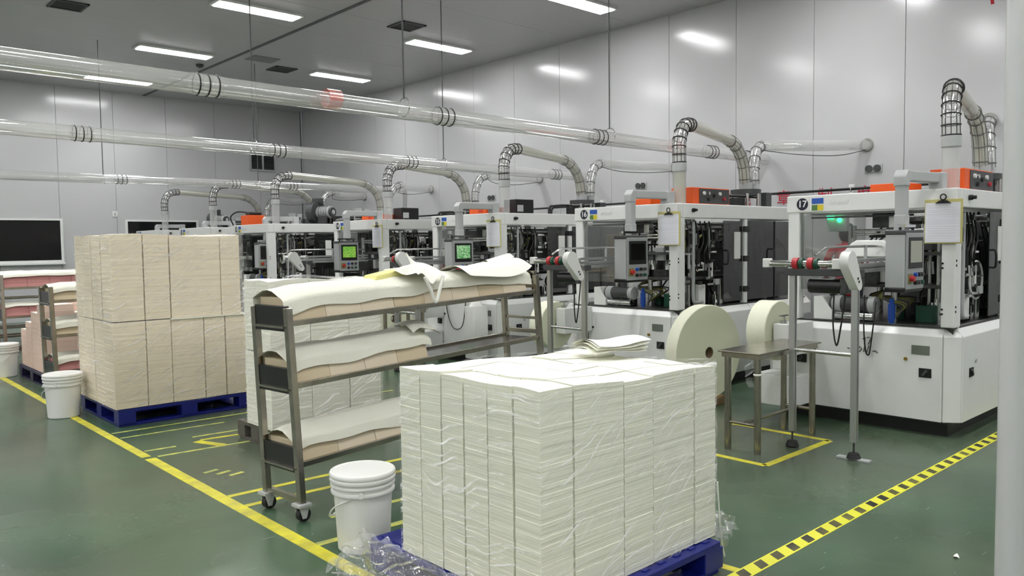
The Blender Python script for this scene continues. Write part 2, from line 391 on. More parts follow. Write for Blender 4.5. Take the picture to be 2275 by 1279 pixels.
def socket(x, y, z, face, lab, r=.045):
    t = empty('wall_socket', (x, y, z), 0, lab, 'socket', 'sockets on the walls')
    if face == 'x':
        MB().box(-.012, -.11, -.05, 0, .11, .05).build('plate', gpl, t, smooth=False, bevel=.003)
        for s in (-.05, .05): MB().cyl((-.012, s, 0), (-.03, s, 0), r, 14).build('outlet', dgrey, t)
    else:
        MB().box(-.05, -.012, -.06, .05, 0, .06).build('plate', white, t, smooth=False, bevel=.003); MB().box(-.02, -.02, -.03, .02, -.01, .03).build('rocker', gpl, t, smooth=False, bevel=.002)
socket(WX, 4.25, 2.36, 'x', 'double round wall socket above the nearest machine')
socket(WX, 7.88, 2.37, 'x', 'double round wall socket midway along the right wall')
socket(WX, 11.45, 2.36, 'x', 'farthest double round socket on the right wall')
socket(5.53, WY, 2.24, 'y', 'small white switch on the far wall')
# ---- red characters on the right wall
redm = mat('red_lettering', (190,24,52), .5)
t = empty('wall_lettering', (WX-.002, 5.4, 2.05), 0, 'row of red characters on the white wall behind the nearest machine', 'lettering')
for y, ch in ((6.05, '规'), (5.45, '章'), (4.87, '制'), (4.36, '度')):
    try:
        o = obj('character', text_mesh(ch, .21, redm, .002), t, (-.003, y-5.4, -.005)); o.rotation_euler = (R(90), 0, R(-90))
    except Exception: pass
# ---- floor markings
yel = mat('yellow_floor_tape', (222,214,48), .45, noise=.22, nscale=9, bump=.05, rgb2=(184,176,70))
yel2 = mat('worn_yellow_tape', (208,205,96), .5, noise=.3, nscale=14, rgb2=(140,150,96))
def tape(pts, w, m, lab, name='floor_tape', z=.0012, par=None):
    t = par or empty(name, (pts[0][0], pts[0][1], 0), 0, lab, 'floor tape')
    for i in range(len(pts)-1):
        a = Vector((*pts[i], 0))-t.location; c = Vector((*pts[i+1], 0))-t.location
        MB().bar((a.x, a.y, z/2), (c.x, c.y, z/2), w, z).build('strip', m, t, smooth=False, fix=False)
    return t
t = tape([(1.89, 5.86), (1.89, 1.0)], .075, yel, 'broad yellow tape line along the aisle, near length')
t2 = tape([(1.885, 12.6), (1.885, 5.92)], .065, yel, 'yellow tape line along the aisle beside the white buckets, far length')
tape([(1.93, 6.88), (4.6, 6.80)], .028, yel2, 'thin yellow line on the floor under the blue pallet edge')
tape([(1.93, 6.66), (2.75, 6.62)], .022, yel2, 'thin broken yellow line in front of the blue pallet')
tape([(1.93, 6.10), (2.15, 6.08)], .03, yel2, 'short yellow tape stub beside the aisle line')
tape([(2.35, 6.28), (3.2, 6.22), (4.4, 6.16)], .03, yel2, 'thin yellow line between pallet and rack')
tape([(1.95, 5.88), (3.6, 5.75)], .035, yel2, 'yellow line running from the aisle line to the white stack')
tape([(2.32, 6.12), (2.42, 5.86)], .07, yel, 'small yellow tape bracket, left bar')
tape([(2.36, 6.14), (2.86, 6.08), (2.86, 5.84)], .04, yel, 'small yellow tape bracket, right corner')
tape([(1.93, 4.62), (4.6, 4.50)], .045, yel, 'yellow line passing under the rack wheels, farther one')
tape([(1.93, 4.38), (4.4, 4.24)], .045, yel, 'yellow line passing under the rack wheels, nearer one')
tape([(2.18, 3.86), (3.2, 3.80)], .04, yel2, 'yellow line starting beside the rack wheel')
tape([(1.93, 3.55), (2.6, 3.50)], .05, yel2, 'yellow line running behind the near white bucket')
tape([(3.12, 2.16), (3.14, 1.90)], .05, yel, 'short yellow tape between blue pallet and striped tape')
tape([(4.76, 3.45), (4.76, 2.69), (5.68, 2.69), (5.68, 3.5)], .055, yel, 'yellow tape square on the floor around the steel table')
t = empty('floor_marking', (2.02, 5.22, 0), 0, 'faded yellow painted dashes beside the aisle line', 'floor marking')
for k in range(3): MB().bar((.0+.05*k, -.0-.09*k, .0005), (.10+.05*k, .02-.09*k, .0005), .035, .001).build('dash', yel2, t, smooth=False, fix=False)
def hazard_mat():
    m, nt, b = nodes('hazard_tape'); N = nt.nodes; Lk = nt.links
    tc = N.new('ShaderNodeTexCoord'); sp = N.new('ShaderNodeSeparateXYZ'); Lk.new(tc.outputs['Object'], sp.inputs[0])
    sh = N.new('ShaderNodeMath'); sh.operation = 'MULTIPLY_ADD'; sh.inputs[1].default_value = -.55; Lk.new(sp.outputs[1], sh.inputs[0]); Lk.new(sp.outputs[0], sh.inputs[2])
    md = N.new('ShaderNodeMath'); md.operation = 'PINGPONG'; md.inputs[1].default_value = .075; Lk.new(sh.outputs[0], md.inputs[0])
    gt = N.new('ShaderNodeMath'); gt.operation = 'GREATER_THAN'; gt.inputs[1].default_value = .041; Lk.new(md.outputs[0], gt.inputs[0])
    ab = N.new('ShaderNodeMath'); ab.operation = 'ABSOLUTE'; Lk.new(sp.outputs[1], ab.inputs[0])
    lt = N.new('ShaderNodeMath'); lt.operation = 'LESS_THAN'; lt.inputs[1].default_value = .031; Lk.new(ab.outputs[0], lt.inputs[0])
    an = N.new('ShaderNodeMath'); an.operation = 'MULTIPLY'; Lk.new(gt.outputs[0], an.inputs[0]); Lk.new(lt.outputs[0], an.inputs[1])
    n = N.new('ShaderNodeTexNoise'); n.inputs['Scale'].default_value = 2.3; n.inputs['Detail'].default_value = 6; Lk.new(tc.outputs['Object'], n.inputs['Vector'])
    rp = N.new('ShaderNodeValToRGB'); rp.color_ramp.elements[0].position = .42; rp.color_ramp.elements[1].position = .68; rp.color_ramp.elements[0].color = (*lin((24,24,22)),1); rp.color_ramp.elements[1].color = (*lin((120,116,60)),1); Lk.new(n.outputs[0], rp.inputs[0])
    mx = N.new('ShaderNodeMix'); mx.data_type = 'RGBA'; Lk.new(an.outputs[0], mx.inputs[0]); mx.inputs[6].default_value = (*lin((222,220,56)),1); Lk.new(rp.outputs[0], mx.inputs[7])
    Lk.new(mx.outputs[2], b.inputs['Base Color']); b.inputs['Roughness'].default_value = .45; return m
tag(MB().box(-4, -.04, .0002, 6, .04, .0016).build('hazard_tape', hazard_mat(), loc=(3.5, 1.87, 0), smooth=False, fix=False), 'black and yellow striped warning tape along the floor', 'floor tape')
# ---- overhead clear ducts
wirem = mat('black_wire', (20,20,20), .5)
def duct(y, z0, z1, x0, x1, rings, lab, ywin=0.):
    t = empty('overhead_duct', (x0, y, 0), 0, lab, 'duct', 'clear overhead ducts'); r = .073
    zz = lambda x: z0+(z1-z0)*(x-x0)/(x1-x0)
    prev = x0; cuts = rings+[x1]
    for c in cuts:
        MB().cyl((prev-x0, 0, zz(prev)), (c-x0, 0, zz(c)), r, 20, caps=False).build('pipe', pvc, t, fix=False)
        prev = c
    for c in rings:
        b = MB(); b.cyl((c-.10-x0, 0, zz(c-.1)), (c+.10-x0, 0, zz(c+.1)), r+.005, 20, caps=False); s = b.build('sleeve', pvc, t, fix=False)
        for k in (-.07, 0, .07): MB().ring((c+k-x0, 0, zz(c+k)), (1,0,0), r+.006, .0055, 20, 5).build('clamp_ring', wirem, s, fix=False)
    for k in range(2):
        pts = [(x-x0, .05*math.cos(.9*x+k)*.6, zz(x)-.045+.03*math.sin(x*1.3+k*2)) for x in [x0+(x1-x0)*i/60 for i in range(61)]]
        MB().tube(pts, .0028, 5).build('inner_seam', mat('grey_seam_line', (150,150,148), .4), t, fix=False)
    return t
duct(5.72, 2.715, 2.60, -6.0, WX+.01, [-3.0, -.4, 2.33, 4.48, 6.6, 8.75, 9.66], 'large clear overhead duct nearest the viewer, running to the right wall')
duct(8.98, 2.765, 2.575, -6.0, WX+.01, [-2.6, .2, 2.36, 4.5, 6.45, 9.3], 'clear overhead duct in the middle of the three')
duct(14.3, 2.615, 2.66, -6.0, WX+.01, [-1, 1.6, 4.33, 6.3, 7.45], 'farthest clear overhead duct, low across the far wall')
t = empty('tape_patch', (3.35, 5.72, 2.6), 0, 'pink tape patch stuck on the near overhead duct', 'tape patch')
MB().cyl((-.06, 0, .072), (.06, 0, .072), .0765, 20, caps=False).build('wrap', clear('pink_tape', (250,214,208), .35, (235,120,110), .03, .3), t, fix=False)
t = empty('tape_patch', (8.0, 5.72, 2.55), 0, 'smaller pink patch on the same duct, closer to the right wall', 'tape patch')
MB().cyl((-.06, 0, .074), (.06, 0, .074), .0765, 20, caps=False).build('wrap', clear('pink_tape', (250,214,208), .35, (235,120,110), .03, .3), t, fix=False)
for (x, y, z, lab) in ((4.05, 5.72, 2.68, 'near duct over the rack'), (6.78, 5.72, 2.655, 'near duct towards the right wall'), (4.2, 8.98, 2.68, 'middle duct, left one'),
                       (7.02, 8.98, 2.62, 'middle duct, right one'), (4.05, 14.3, 2.635, 'far duct, left one'), (6.75, 14.3, 2.645, 'far duct, right one')):
    t = empty('hanger_wire', (x, y, z), 0, 'thin dark hanger wire holding the %s' % lab, 'hanger wire', 'hanger wires of the ducts')
    MB().cyl((0, 0, .07), (0, 0, HC-z), .007, 6).build('wire', dgrey, t); MB().ring((0, 0, 0), (1,0,0), .08, .006, 18, 5).build('loop', steel, t, fix=False)
# ---- air pipe behind machines
t = empty('air_pipe', (9.75, -1, 0), 0, 'thin black pipe running along the wall behind the machines', 'pipe')
MB().cyl((0, 0, 2.125), (0, 18.2, 2.05), .016, 8).build('pipe', black, t)
for y in (5.37, 9.4, 13.1, 16.5, 1.4):
    MB().box(.0, y-.035, 0, .06, y+.035, 2.16).build('post', white, t, smooth=False, bevel=.004)
    MB().ring((0, y, 2.125-.0041*y), (0,1,0), .024, .006, 12, 5).build('clip', gpl, t)
# ---- pillar at the right edge
pm = mat('pillar_paint', (196,197,196), .25)
def rrect(hx, hy, r, n=6):
    out = []
    for (cx, cy, a0) in ((hx-r, hy-r, 0), (-hx+r, hy-r, 90), (-hx+r, -hy+r, 180), (hx-r, -hy+r, 270)):
        for k in range(n+1): a = R(a0+90*k/n); out.append((cx+r*math.cos(a), cy+r*math.sin(a)))
    return out
t = empty('pillar', (3.385, .89, 0), R(16), 'pale column with a round pipe edge at the right side, closest to the viewer', None, None, 'structure')
MB().cyl((0,0,0),(0,0,HC),.055,28).build('corner_pipe', pm, t)
MB().box(.0, -.44, 0, .34, -.035, HC).build('shaft', pm, t, smooth=False, bevel=.01)
MB().box(-.03, -.46, 0, .0, -.075, HC).build('cover_panel', white, t, smooth=False, bevel=.008)
t = empty('red_string', (3.345, .945, 2.43), 0, 'twisted dark red string tied to the right-hand column', 'string')
MB().tube(bez([(0,0,.05),(-.03,.02,.0),(-.05,.03,-.02),(-.02,.02,-.01),(0.0,.0,0.01)]), .006, 6).build('knot', redp, t)
MB().tube(bez([(-.02,.02,0),(-.03,.03,-.04),(-.02,.03,-.08)]), .006, 6).build('tail', redp, t)
# ================================================================ machines
D, BL, ZB, ZT, ZU = 2.6, 1.42, .12, .76, .83     # depth, left end of base, base bottom, shoulder, deck
def skin_panel(a, c, nrm, name, par, m=white):
    """base cladding between floor points a and c with the sloped bright lip along its top"""
    n = Vector((*nrm, 0)).normalized(); pr = [(0,ZB),(0,ZT),(-.06,ZU),(-.10,ZU),(-.10,ZU-.02),(-.03,ZT-.03),(-.03,ZB)]
    vs = [Vector((*p, 0))+n*q+Vector((0,0,z)) for p in (a, c) for (q, z) in pr]; k = len(pr)
    fs = [tuple(range(k)), tuple(range(2*k-1, k-1, -1))]+[(i, i+k, (i+1) % k+k, (i+1) % k) for i in range(k)]
    return MB().add(vs, fs).build(name, m, par, smooth=False, bevel=.004)
def latch(par, p, face, name='latch'):
    b = MB(); x, y, z = p
    if face == 'x':
        b.box(x-.006, y-.045, z-.035, x+.002, y+.045, z+.035); o = b.build(name, black, par, smooth=False, bevel=.003)
        MB().bar((x-.012, y+.015, z-.02), (x-.012, y-.015, z+.02), .012, .02).build('lever', dgrey, o, smooth=False, bevel=.002)
    else:
        b.box(x-.045, y-.006, z-.035, x+.045, y+.002, z+.035); o = b.build(name, black, par, smooth=False, bevel=.003)
        MB().bar((x+.015, y-.012, z-.02), (x-.015, y-.012, z+.02), .012, .02).build('lever', dgrey, o, smooth=False, bevel=.002)
def make_machine():
    t = empty('forming_machine')
    MB().box(.10, .02, .0, D-.1, BL-.1, .11).build('plinth', black, t, smooth=False, fix=False)
    MB().box(.06, -.02, .10, D-.03, BL-.05, ZU-.01).build('base_core', dgrey, t, smooth=False, fix=False)
    skin_panel((0, BL), (0, .035), (-1,0), 'front_panel', t)
    skin_panel((0.006, .025), (.085, -.072), (-.78,-.62), 'corner_panel', t)
    skin_panel((.095, -.08), (1.28, -.08), (0,-1), 'side_panel', t); skin_panel((1.29, -.08), (D, -.08), (0,-1), 'side_panel', t)
    skin_panel((D, BL), (0, BL), (0,1), 'left_panel', t)
    for (x, y) in ((.2,.1),(.2,1.2),(2.3,.1),(2.3,1.2)):
        MB().cyl((x,y,0),(x,y,.02),.05,14).cyl((x,y,.02),(x,y,.12),.018,10).build('foot', rubber, t)
    for p in ((0,.15,.48),(0,1.13,.5)): latch(t, p, 'x')
    for p in ((.27,-.08,.48),(1.75,-.08,.48)): latch(t, p, 'y')
    MB().box(-.004, .12, .615, .002, .25, .685).build('name_plate', mat('grey_green_plate', (104,110,100), .5), t, smooth=False, bevel=.002)
    MB().cyl((0,.29,.575),(-.012,.29,.575),.014,10).build('lock', brass, t); MB().cyl((.36,-.08,.56),(.36,-.09,.56),.014,10).build('lock', gpl, t); MB().cyl((0,1.02,.6),(-.01,1.02,.6),.012,10).build('lock', black, t)
    MB().box(.04, -.03, ZU-.012, D-.05, BL-.05, ZU).build('deck', dsteel, t, smooth=False, fix=False)
    # frame
    T0, T1 = 1.715, 1.855
    def post(x0, y0, x1, y1, nm='post'): return MB().box(x0, y0, ZU, x1, y1, T0+.01).build(nm, white, t, smooth=False, bevel=.008)
    fr = post(.0, -.045, .13, .05); post(.0, 1.16, .09, 1.26); post(2.42, -.045, 2.52, .05); post(2.42, 1.16, 2.52, 1.26); post(1.21, -.04, 1.27, .02, 'mid_post')
    for z in (.93, 1.27): 
        for d in (0, .035): MB().cyl((0,.04,z+d),(-.004,.04,z+d),.008,8).build('bolt', black, fr); MB().cyl((.02,-.045,z+d+.02),(.02,-.05,z+d+.02),.008,8).build('bolt', black, fr)
    MB().box(-.005, -.05, T0, .09, 1.27, T1).build('front_beam', white, t, smooth=False, bevel=.008)
    MB().box(.09, -.05, T0, 2.53, .04, T1).build('side_beam', white, t, smooth=False, bevel=.008); MB().box(.09, 1.18, T0, 2.53, 1.27, T1).build('side_beam', white, t, smooth=False, bevel=.008)
    MB().box(2.44, .04, T0, 2.53, 1.18, T1).build('rear_beam', white, t, smooth=False, bevel=.008)
    MB().box(.12, .04, T1-.03, 1.05, .66, T1-.02).build('top_plate', gpl, t, smooth=False, fix=False); MB().box(1.5, .04, T1-.03, 2.44, .72, T1-.02).build('top_plate', gpl, t, smooth=False, fix=False)
    k = MB().cyl((.25,-.05,1.79),(.25,-.075,1.79),.02,12).cyl((.25,-.075,1.79),(.25,-.10,1.79),.014,10); k.build('knob', black, t)
    MB().box(.09, .3, T0-.05, .14, 1.1, T0-.035).build('light_bar', black, t, smooth=False, fix=False)
    MB().box(.12, .1, T0-.02, .5, 1.12, T0-.004).build('inner_rail', gpl, t, smooth=False, fix=False)
    # glazing
    def pane(x0, x1, y, m=glass_smoke):
        o = MB().box(x0, y, ZU+.03, x1, y+.006, T0-.02).build('door_pane', m, t, smooth=False, fix=False); return o
    d1 = pane(.84, 1.2, -.02); d2 = pane(1.28, 1.84, -.02); pane(1.87, 2.41, -.02)
    for x, d in ((.86, d1), (1.78, d2)):
        MB().tube(bez([(x,-.02,1.25),(x,-.06,1.26),(x,-.06,1.38),(x,-.02,1.39)], 4), .009, 8).build('handle', black, d)
    for z in (.95, 1.27, 1.58): MB().box(1.19, -.052, z, 1.29, -.03, z+.06).build('hinge', black, t, smooth=False, bevel=.004)
    MB().box(.02, .62, 1.08, .026, 1.15, T0-.02).build('front_pane', glass_clear, t, smooth=False, fix=False)
    MB().box(1.03, -.032, 1.30, 1.14, -.022, 1.58).build('notice_sheet', whiteb, d1, smooth=False, fix=False)
    # ---- works inside
    MB().box(.70, .07, ZU, .72, .36, 1.60).build('shade_plate', black, t, smooth=False, fix=False); MB().box(1.22, .10, 1.13, 1.25, .66, 1.42).build('shade_plate', dgrey, t, smooth=False, fix=False); MB().box(1.98, .05, ZU, 2.02, 1.12, 1.70).build('shade_plate', dgrey, t, smooth=False, fix=False)  # dark plates added so the inside reads as deep shade
    rnd = random.Random(3)
    MB().box(.25, .08, 1.10, 2.3, 1.1, 1.13).build('turret_table', dsteel, t, smooth=False, bevel=.004)
    for (x, y) in ((.32,.12),(.32,.95),(.62,.28),(.30,.5),(1.0,.12),(1.45,.12),(1.0,.9),(1.9,.12),(2.2,.12)):
        MB().cyl((x,y,ZU),(x,y,1.10),.026,12).build('column', steel, t)
    for y in (.09,.15,.23,.30): MB().cyl((.48,y,ZU),(.48,y,1.62),.014,10).build('tie_rod', steel, t)
    for (x, y, zt) in ((.18,.10,1.70),(.26,.16,1.68),(.40,.07,1.70),(.7,.06,1.68),(1.35,.08,1.7),(1.6,.1,1.7),(.5,.64,1.7),(.9,.66,1.7),(2.1,.12,1.7)):
        MB().cyl((x,y,1.13),(x,y,zt),.012,10).build('guide_rod', steel, t)
    for (cx, cy, rr) in ((.62,.55,.25),(1.5,.55,.3),(2.1,.6,.2)):
        o = MB().cyl((cx,cy,1.13),(cx,cy,1.20),rr,28).cyl((cx,cy,1.20),(cx,cy,1.36),rr*.35,16).build('turret', dsteel, t)
        for i in range(8):
            a = i*math.pi/4; MB().cyl((cx+rr*.82*math.cos(a), cy+rr*.82*math.sin(a), 1.2), (cx+rr*.82*math.cos(a), cy+rr*.82*math.sin(a), 1.30), .042, 12, .03).build('mould', steel, o)
    for i in range(52):   # tool heads, brackets and blocks
        x = rnd.uniform(.15, 2.25); y = rnd.uniform(.06, .58); z = rnd.choice((1.14, 1.3, 1.4, 1.5, 1.58)); w = rnd.uniform(.04,.12); d = rnd.uniform(.04,.14); h = rnd.uniform(.05,.14)
        MB().box(x, y, z, x+w, y+d, z+h).build('tool_block', rnd.choice((dsteel, steel, alu, chrome, black, dgrey, gpl, whiteb)), t, smooth=False, bevel=.004)
    for i in range(26):   # pneumatic cylinders
        x = rnd.uniform(.15, 2.2); y = rnd.uniform(.06, .62); z = rnd.uniform(1.25, 1.5)
        MB().cyl((x,y,z),(x,y,z+.12),.022,12).cyl((x,y,z+.12),(x,y,z+.17),.008,8).cyl((x,y,z-.06),(x,y,z),.008,8).build('air_cylinder', rnd.choice((alu, steel, chrome, black)), t)
    for i in range(18):   # horizontal bars
        z = rnd.choice((1.38,1.46,1.55,1.62,1.66)); y = rnd.uniform(.06,.66); x = rnd.uniform(.12,1.2)
        MB().cyl((x,y,z),(x+rnd.uniform(.3,.9),y,z),.010,8).build('cross_rod', rnd.choice((steel, alu, dsteel)), t)
    for i in range(8):
        z = rnd.choice((1.36,1.5,1.63)); x = rnd.uniform(.12,1.6)
        MB().box(x, .06, z, x+.03, .70, z+.025).build('cross_bar', rnd.choice((alu, dsteel, dgrey)), t, smooth=False, fix=False)
    for i in range(26):   # air hoses
        x = rnd.uniform(.12, 2.2); y = rnd.uniform(.06, .8); x2 = x+rnd.uniform(-.3,.3); y2 = min(1.05, max(.05, y+rnd.uniform(-.25,.25)))
        z1 = rnd.uniform(1.45,1.7); z0 = rnd.choice((.9,1.14,1.2,1.3))
        MB().tube(bez([(x,y,z1),(x+.05,y,z1+.02),((x+x2)/2+.06,(y+y2)/2,(z1+z0)/2+.1),(x2,y2+.03,z0+.12),(x2,y2,z0)], 5), rnd.choice((.006,.009,.013)), 6).build('air_hose', black if i % 9 else yellowp, t)
    for i in range(12):   # low clutter on the deck
        x = rnd.uniform(.08, 1.1); y = rnd.uniform(.1, .75); z = ZU; r = rnd.uniform(.018,.045); h = rnd.uniform(.05,.16)
        if i % 2: MB().cyl((x,y,z),(x,y,z+h),r,12).cyl((x,y,z+h),(x,y,z+h+.03),r*.5,10).build('valve', rnd.choice((dsteel, black, chrome, greenp)), t)
        else: MB().box(x,y,z,x+r*2.4,y+r*3,z+h).build('valve_block', rnd.choice((dsteel, black, dgrey, greenp)), t, smooth=False, bevel=.004)
    for i in range(34):   # small fittings just inside the side opening
        x = rnd.uniform(.17, .80); y = rnd.uniform(.02, .055); z = rnd.uniform(.9, 1.64); m_ = rnd.choice((chrome, alu, steel, whiteb, black, gpl, black, dsteel))
        if i % 3 == 0: MB().cyl((x,y,z),(x+rnd.uniform(.04,.16),y,z),rnd.uniform(.006,.016),10).build('fitting', m_, t)
        elif i % 3 == 1: MB().cyl((x,y,z),(x,y,min(z+rnd.uniform(.05,.16),1.69)),rnd.uniform(.006,.018),10).build('fitting', m_, t)
        else: MB().box(x,y-.012,z,x+rnd.uniform(.02,.07),y+.02,min(z+rnd.uniform(.02,.06),1.69)).build('fitting', m_, t, smooth=False, bevel=.003)
    for i in range(7):
        x = .20+.08*i; MB().tube(bez([(x,.05,1.69),(x+.03,.03,1.5),(x-.04,.03,1.35),(x+.05,.05,1.18)], 5), .008, 6).build('side_hose', black, t)
    for i in range(7):
        x = .15+.05*i; MB().tube(bez([(x,.42+.03*i,ZU+.04),(x+.03,.40,.95+.01*i),(x-.05,.5+.04*i,1.02),(x+.1,.55,1.09)], 5), .007, 6).build('lube_line', yellowp if i % 3 else dgrey, t)
    MB().cyl((.10,.44,.86),(.10,.44,.98),.027,14).cyl((.10,.44,.98),(.10,.44,1.02),.018,12).cyl((.10,.44,.83),(.10,.44,.86),.022,12).build('filter_bowl', bluep, t)
    # drive motor and housing at the front left
    o = MB().prism([(.90,.83),(.90,.90),(.98,1.02),(1.06,1.02),(1.06,.83)], 'x', .0+.06, .20).build('gear_housing', white, t, smooth=False, bevel=.006)
    o = MB().cyl((.13,.93,.965),(.13,.60,.965),.062,18).build('drive_motor', dgrey, t); MB().cyl((.13,.91,.965),(.13,.84,.965),.066,18).build('motor_flange', gpl, o); MB().cyl((.13,.62,.965),(.13,.57,.965),.066,18).build('fan_cover', gpl, o)
    MB().cyl((.10,.88,.87),(.10,.58,.87),.034,14).build('roller', chrome, t)
    # paper hood (white, eight-sided) and its support
    MB().box(.2, .6, 1.12, .38, .88, 1.27).build('feeder_block', dsteel, t, smooth=False, bevel=.004)
    for z in (1.53, 1.56): MB().cyl((.22,.1,z),(.22,.78,z),.012,10).build('guide_bar', chrome, t)
    for y in (.80,.84): MB().cyl((.24,y,1.13),(.24,y,1.6),.014,10).build('upright', chrome, t)
    MB().box(.50,.05,ZU+.02,.62,.12,ZU+.22).build('junction_box', whiteb, t, smooth=False, bevel=.004)
    MB().tube(bez([(.36,.02,1.68),(.36,.02,1.2),(.36,.02,.92),(.42,.02,.88),(.55,.04,.88)], 6), .016, 8).build('conduit', gpl, t)
    # unwinder box on the left of the base
    MB().box(-.42, 1.03, .56, .0, 1.16, .82).build('unwinder_box', white, t, smooth=False, bevel=.006); MB().cyl((-.36,1.10,.82),(-.36,1.10,.85),.03,12).cyl((-.36,1.10,.85),(-.36,1.10,.88),.012,8).bar((-.42,1.10,.885),(-.30,1.10,.885),.02,.012).build('clamp_handle', steel, t)
    MB().cyl((-.28,1.40,.75),(-.28,1.14,.75),.026,14).build('spindle', steel, t)
    MB().box(-.30, 1.05, .13, -.02, 1.40, .38).build('front_cabinet', white, t, smooth=False, bevel=.006)
    return t
mach = make_machine()
# ---- control panel on its arm
def make_panel(t):
    x0, x1, y0, y1, z0, z1 = -.63, -.31, .07, .20, 1.12, 1.55
    b = MB().box(x0, y0, z0+.03, x1, y1, z1-.03).build('panel_box', gpl, t, smooth=False, bevel=.006)
    for z in (z0, z1-.032): MB().box(x0-.006, y0-.004, z, x1+.006, y1+.004, z+.032).build('panel_cap', dgrey if z > 1.3 else black, b, smooth=False, bevel=.008)
    f = MB().box(x0+.01, y0-.014, z0+.02, x1-.01, y0, z1-.02).build('panel_face', mat('panel_face_grey', (150,152,152), .4), t, smooth=False, bevel=.004)
    MB().box(x0+.035, y0-.018, z0+.165, x1-.035, y0-.013, z1-.05).build('screen_bezel', black, f, smooth=False, bevel=.003)
    s = MB().box(x0+.06, y0-.0205, z0+.205, x1-.06, y0-.0175, z1-.075).build('screen', black, f, smooth=False, fix=False)
    for i in range(3):
        for j in range(2):
            x = x0+.14+.058*i; z = z0+.065+.055*j
            MB().cyl((x,y0-.014,z),(x,y0-.035,z),.015,12).build('button', (black, dgrey, bluep)[(i+2*j) % 3] if (i, j) != (2, 0) else greenp, f)
    MB().box(x0+.03, y0-.018, z0+.06, x0+.10, y0-.014, z0+.13).build('stop_plate', yellowp, f, smooth=False, fix=False)
    MB().cyl((x0+.065,y0-.016,z0+.095),(x0+.065,y0-.045,z0+.095),.02,14).build('stop_button', redp, f)
    MB().bar((x0+.02,y0+.05,z1+.03),(x1-.02,y0+.05,z1+.03),.02,.02).build('grab_bar', chrome, t)
    for x in (x0+.05, x1-.05): MB().cyl((x,y0+.05,z1-.01),(x,y0+.05,z1+.03),.01,8).build('grab_post', black, t)
    a = MB().box(-.47, .13, z1-.01, -.39, .21, 1.66).build('arm_socket', gpl, t, smooth=False, bevel=.006)
    MB().prism(rrect(.037,.037,.012,3), 'z', 1.66, 1.90).build('arm_upright', gpl, t).location = (-.43, .17, 0)
    MB().prism([(-.475,1.86),(-.475,1.93),(-.44,1.975),(-.36,1.975),(-.36,1.895),(-.40,1.895),(-.40,1.86)], 'y', .125, .215).build('arm_elbow', gpl, t, smooth=False, bevel=.008)
    MB().bar((-.37,.17,1.935),(.06,.10,1.935),.075,.075).build('arm_beam', gpl, t, smooth=False, bevel=.008)
    MB().box(.0,.05,1.85,.10,.15,1.975).build('arm_mount', gpl, t, smooth=False, bevel=.008)
    return s
make_panel(mach)
# ---- kit on the roof: manifold
def make_top(t):
    MB().cyl((1.93,.38,2.02),(1.93,.38,2.07),.17,24).build('manifold', dgrey, t)
    for (x,y) in ((1.8,.28),(1.8,.48),(2.06,.28),(2.06,.48),(1.93,.22)): MB().cyl((x,y,1.85),(x,y,2.02),.018,10).build('support_rod', steel, t)
    MB().bar((1.6,.40,1.99),(2.3,.40,1.99),.02,.02).build('tie_bar', black, t); MB().cyl((1.93,.38,2.07),(1.93,.38,2.15),.075,18).build('collar', gpl, t); MB().cyl((2.08,.36,2.05),(2.08,.36,2.14),.06,18).build('collar', gpl, t)
    MB().box(1.65,.3,1.86,1.78,.42,1.97).build('solenoid', black, t, smooth=False, bevel=.004); MB().box(2.16,.25,1.86,2.28,.38,2.04).build('regulator', dgrey, t, smooth=False, bevel=.004)
    for k in range(4): MB().cyl((1.84+.05*k,.56,1.855),(1.84+.05*k,.56,1.97),.016,8).build('valve_stem', chrome if k % 2 else black, t)
    MB().tube(bez([(1.5,.6,1.86),(1.52,.6,1.98),(1.62,.55,2.0),(1.8,.5,2.0)],5), .018, 8).build('pipe_bend', black, t); MB().tube(bez([(1.6,.66,1.86),(1.62,.66,1.96),(1.7,.6,2.0),(1.85,.5,2.0)],5), .018, 8).build('pipe_bend', black, t)
make_top(mach)
# ---- number badge
navy = mat('navy_disc', (18,18,42), .4); lw_ = mat('white_numeral', (240,240,240), .5)
def badge(t, num):
    y, z = 1.13, 1.785
    o = MB().box(-.0075, y-.06, z-.06, -.005, y+.06, z+.06).build('number_sticker', whiteb, t, smooth=False, fix=False)
    MB().cyl((-.0075,y,z),(-.0095,y,z),.05,28).build('disc', navy, o)
    n = obj('numeral', text_mesh(num, .078, lw_, .001, .0009), o, (-.0105, y, z)); n.rotation_euler = (R(90),0,R(-90))
    for (a, c, e, g, col) in ((.95,1.05,.0,.045,(36,84,170)),(.95,1.00,-.055,-.01,(214,196,40)),(1.0,1.05,-.055,-.01,(80,120,60)),(1.05,1.062,-.055,.045,(235,235,235))):
        MB().box(-.0075, a, z+e, -.005, c, z+g).build('sticker', mat('sticker_%d' % col[0], col, .5), t, smooth=False, fix=False)
    b = MB(); rr = random.Random(int(num))
    for k in range(9):
        b.bar((-.006, .9-.018*k, z-.02+rr.uniform(0,.008)), (-.006, .885-.018*k, z+rr.uniform(0,.02)), .003, .001)
    b.build('faint_logo', mat('faint_grey_print', (196,196,194), .5), t, smooth=False, fix=False)
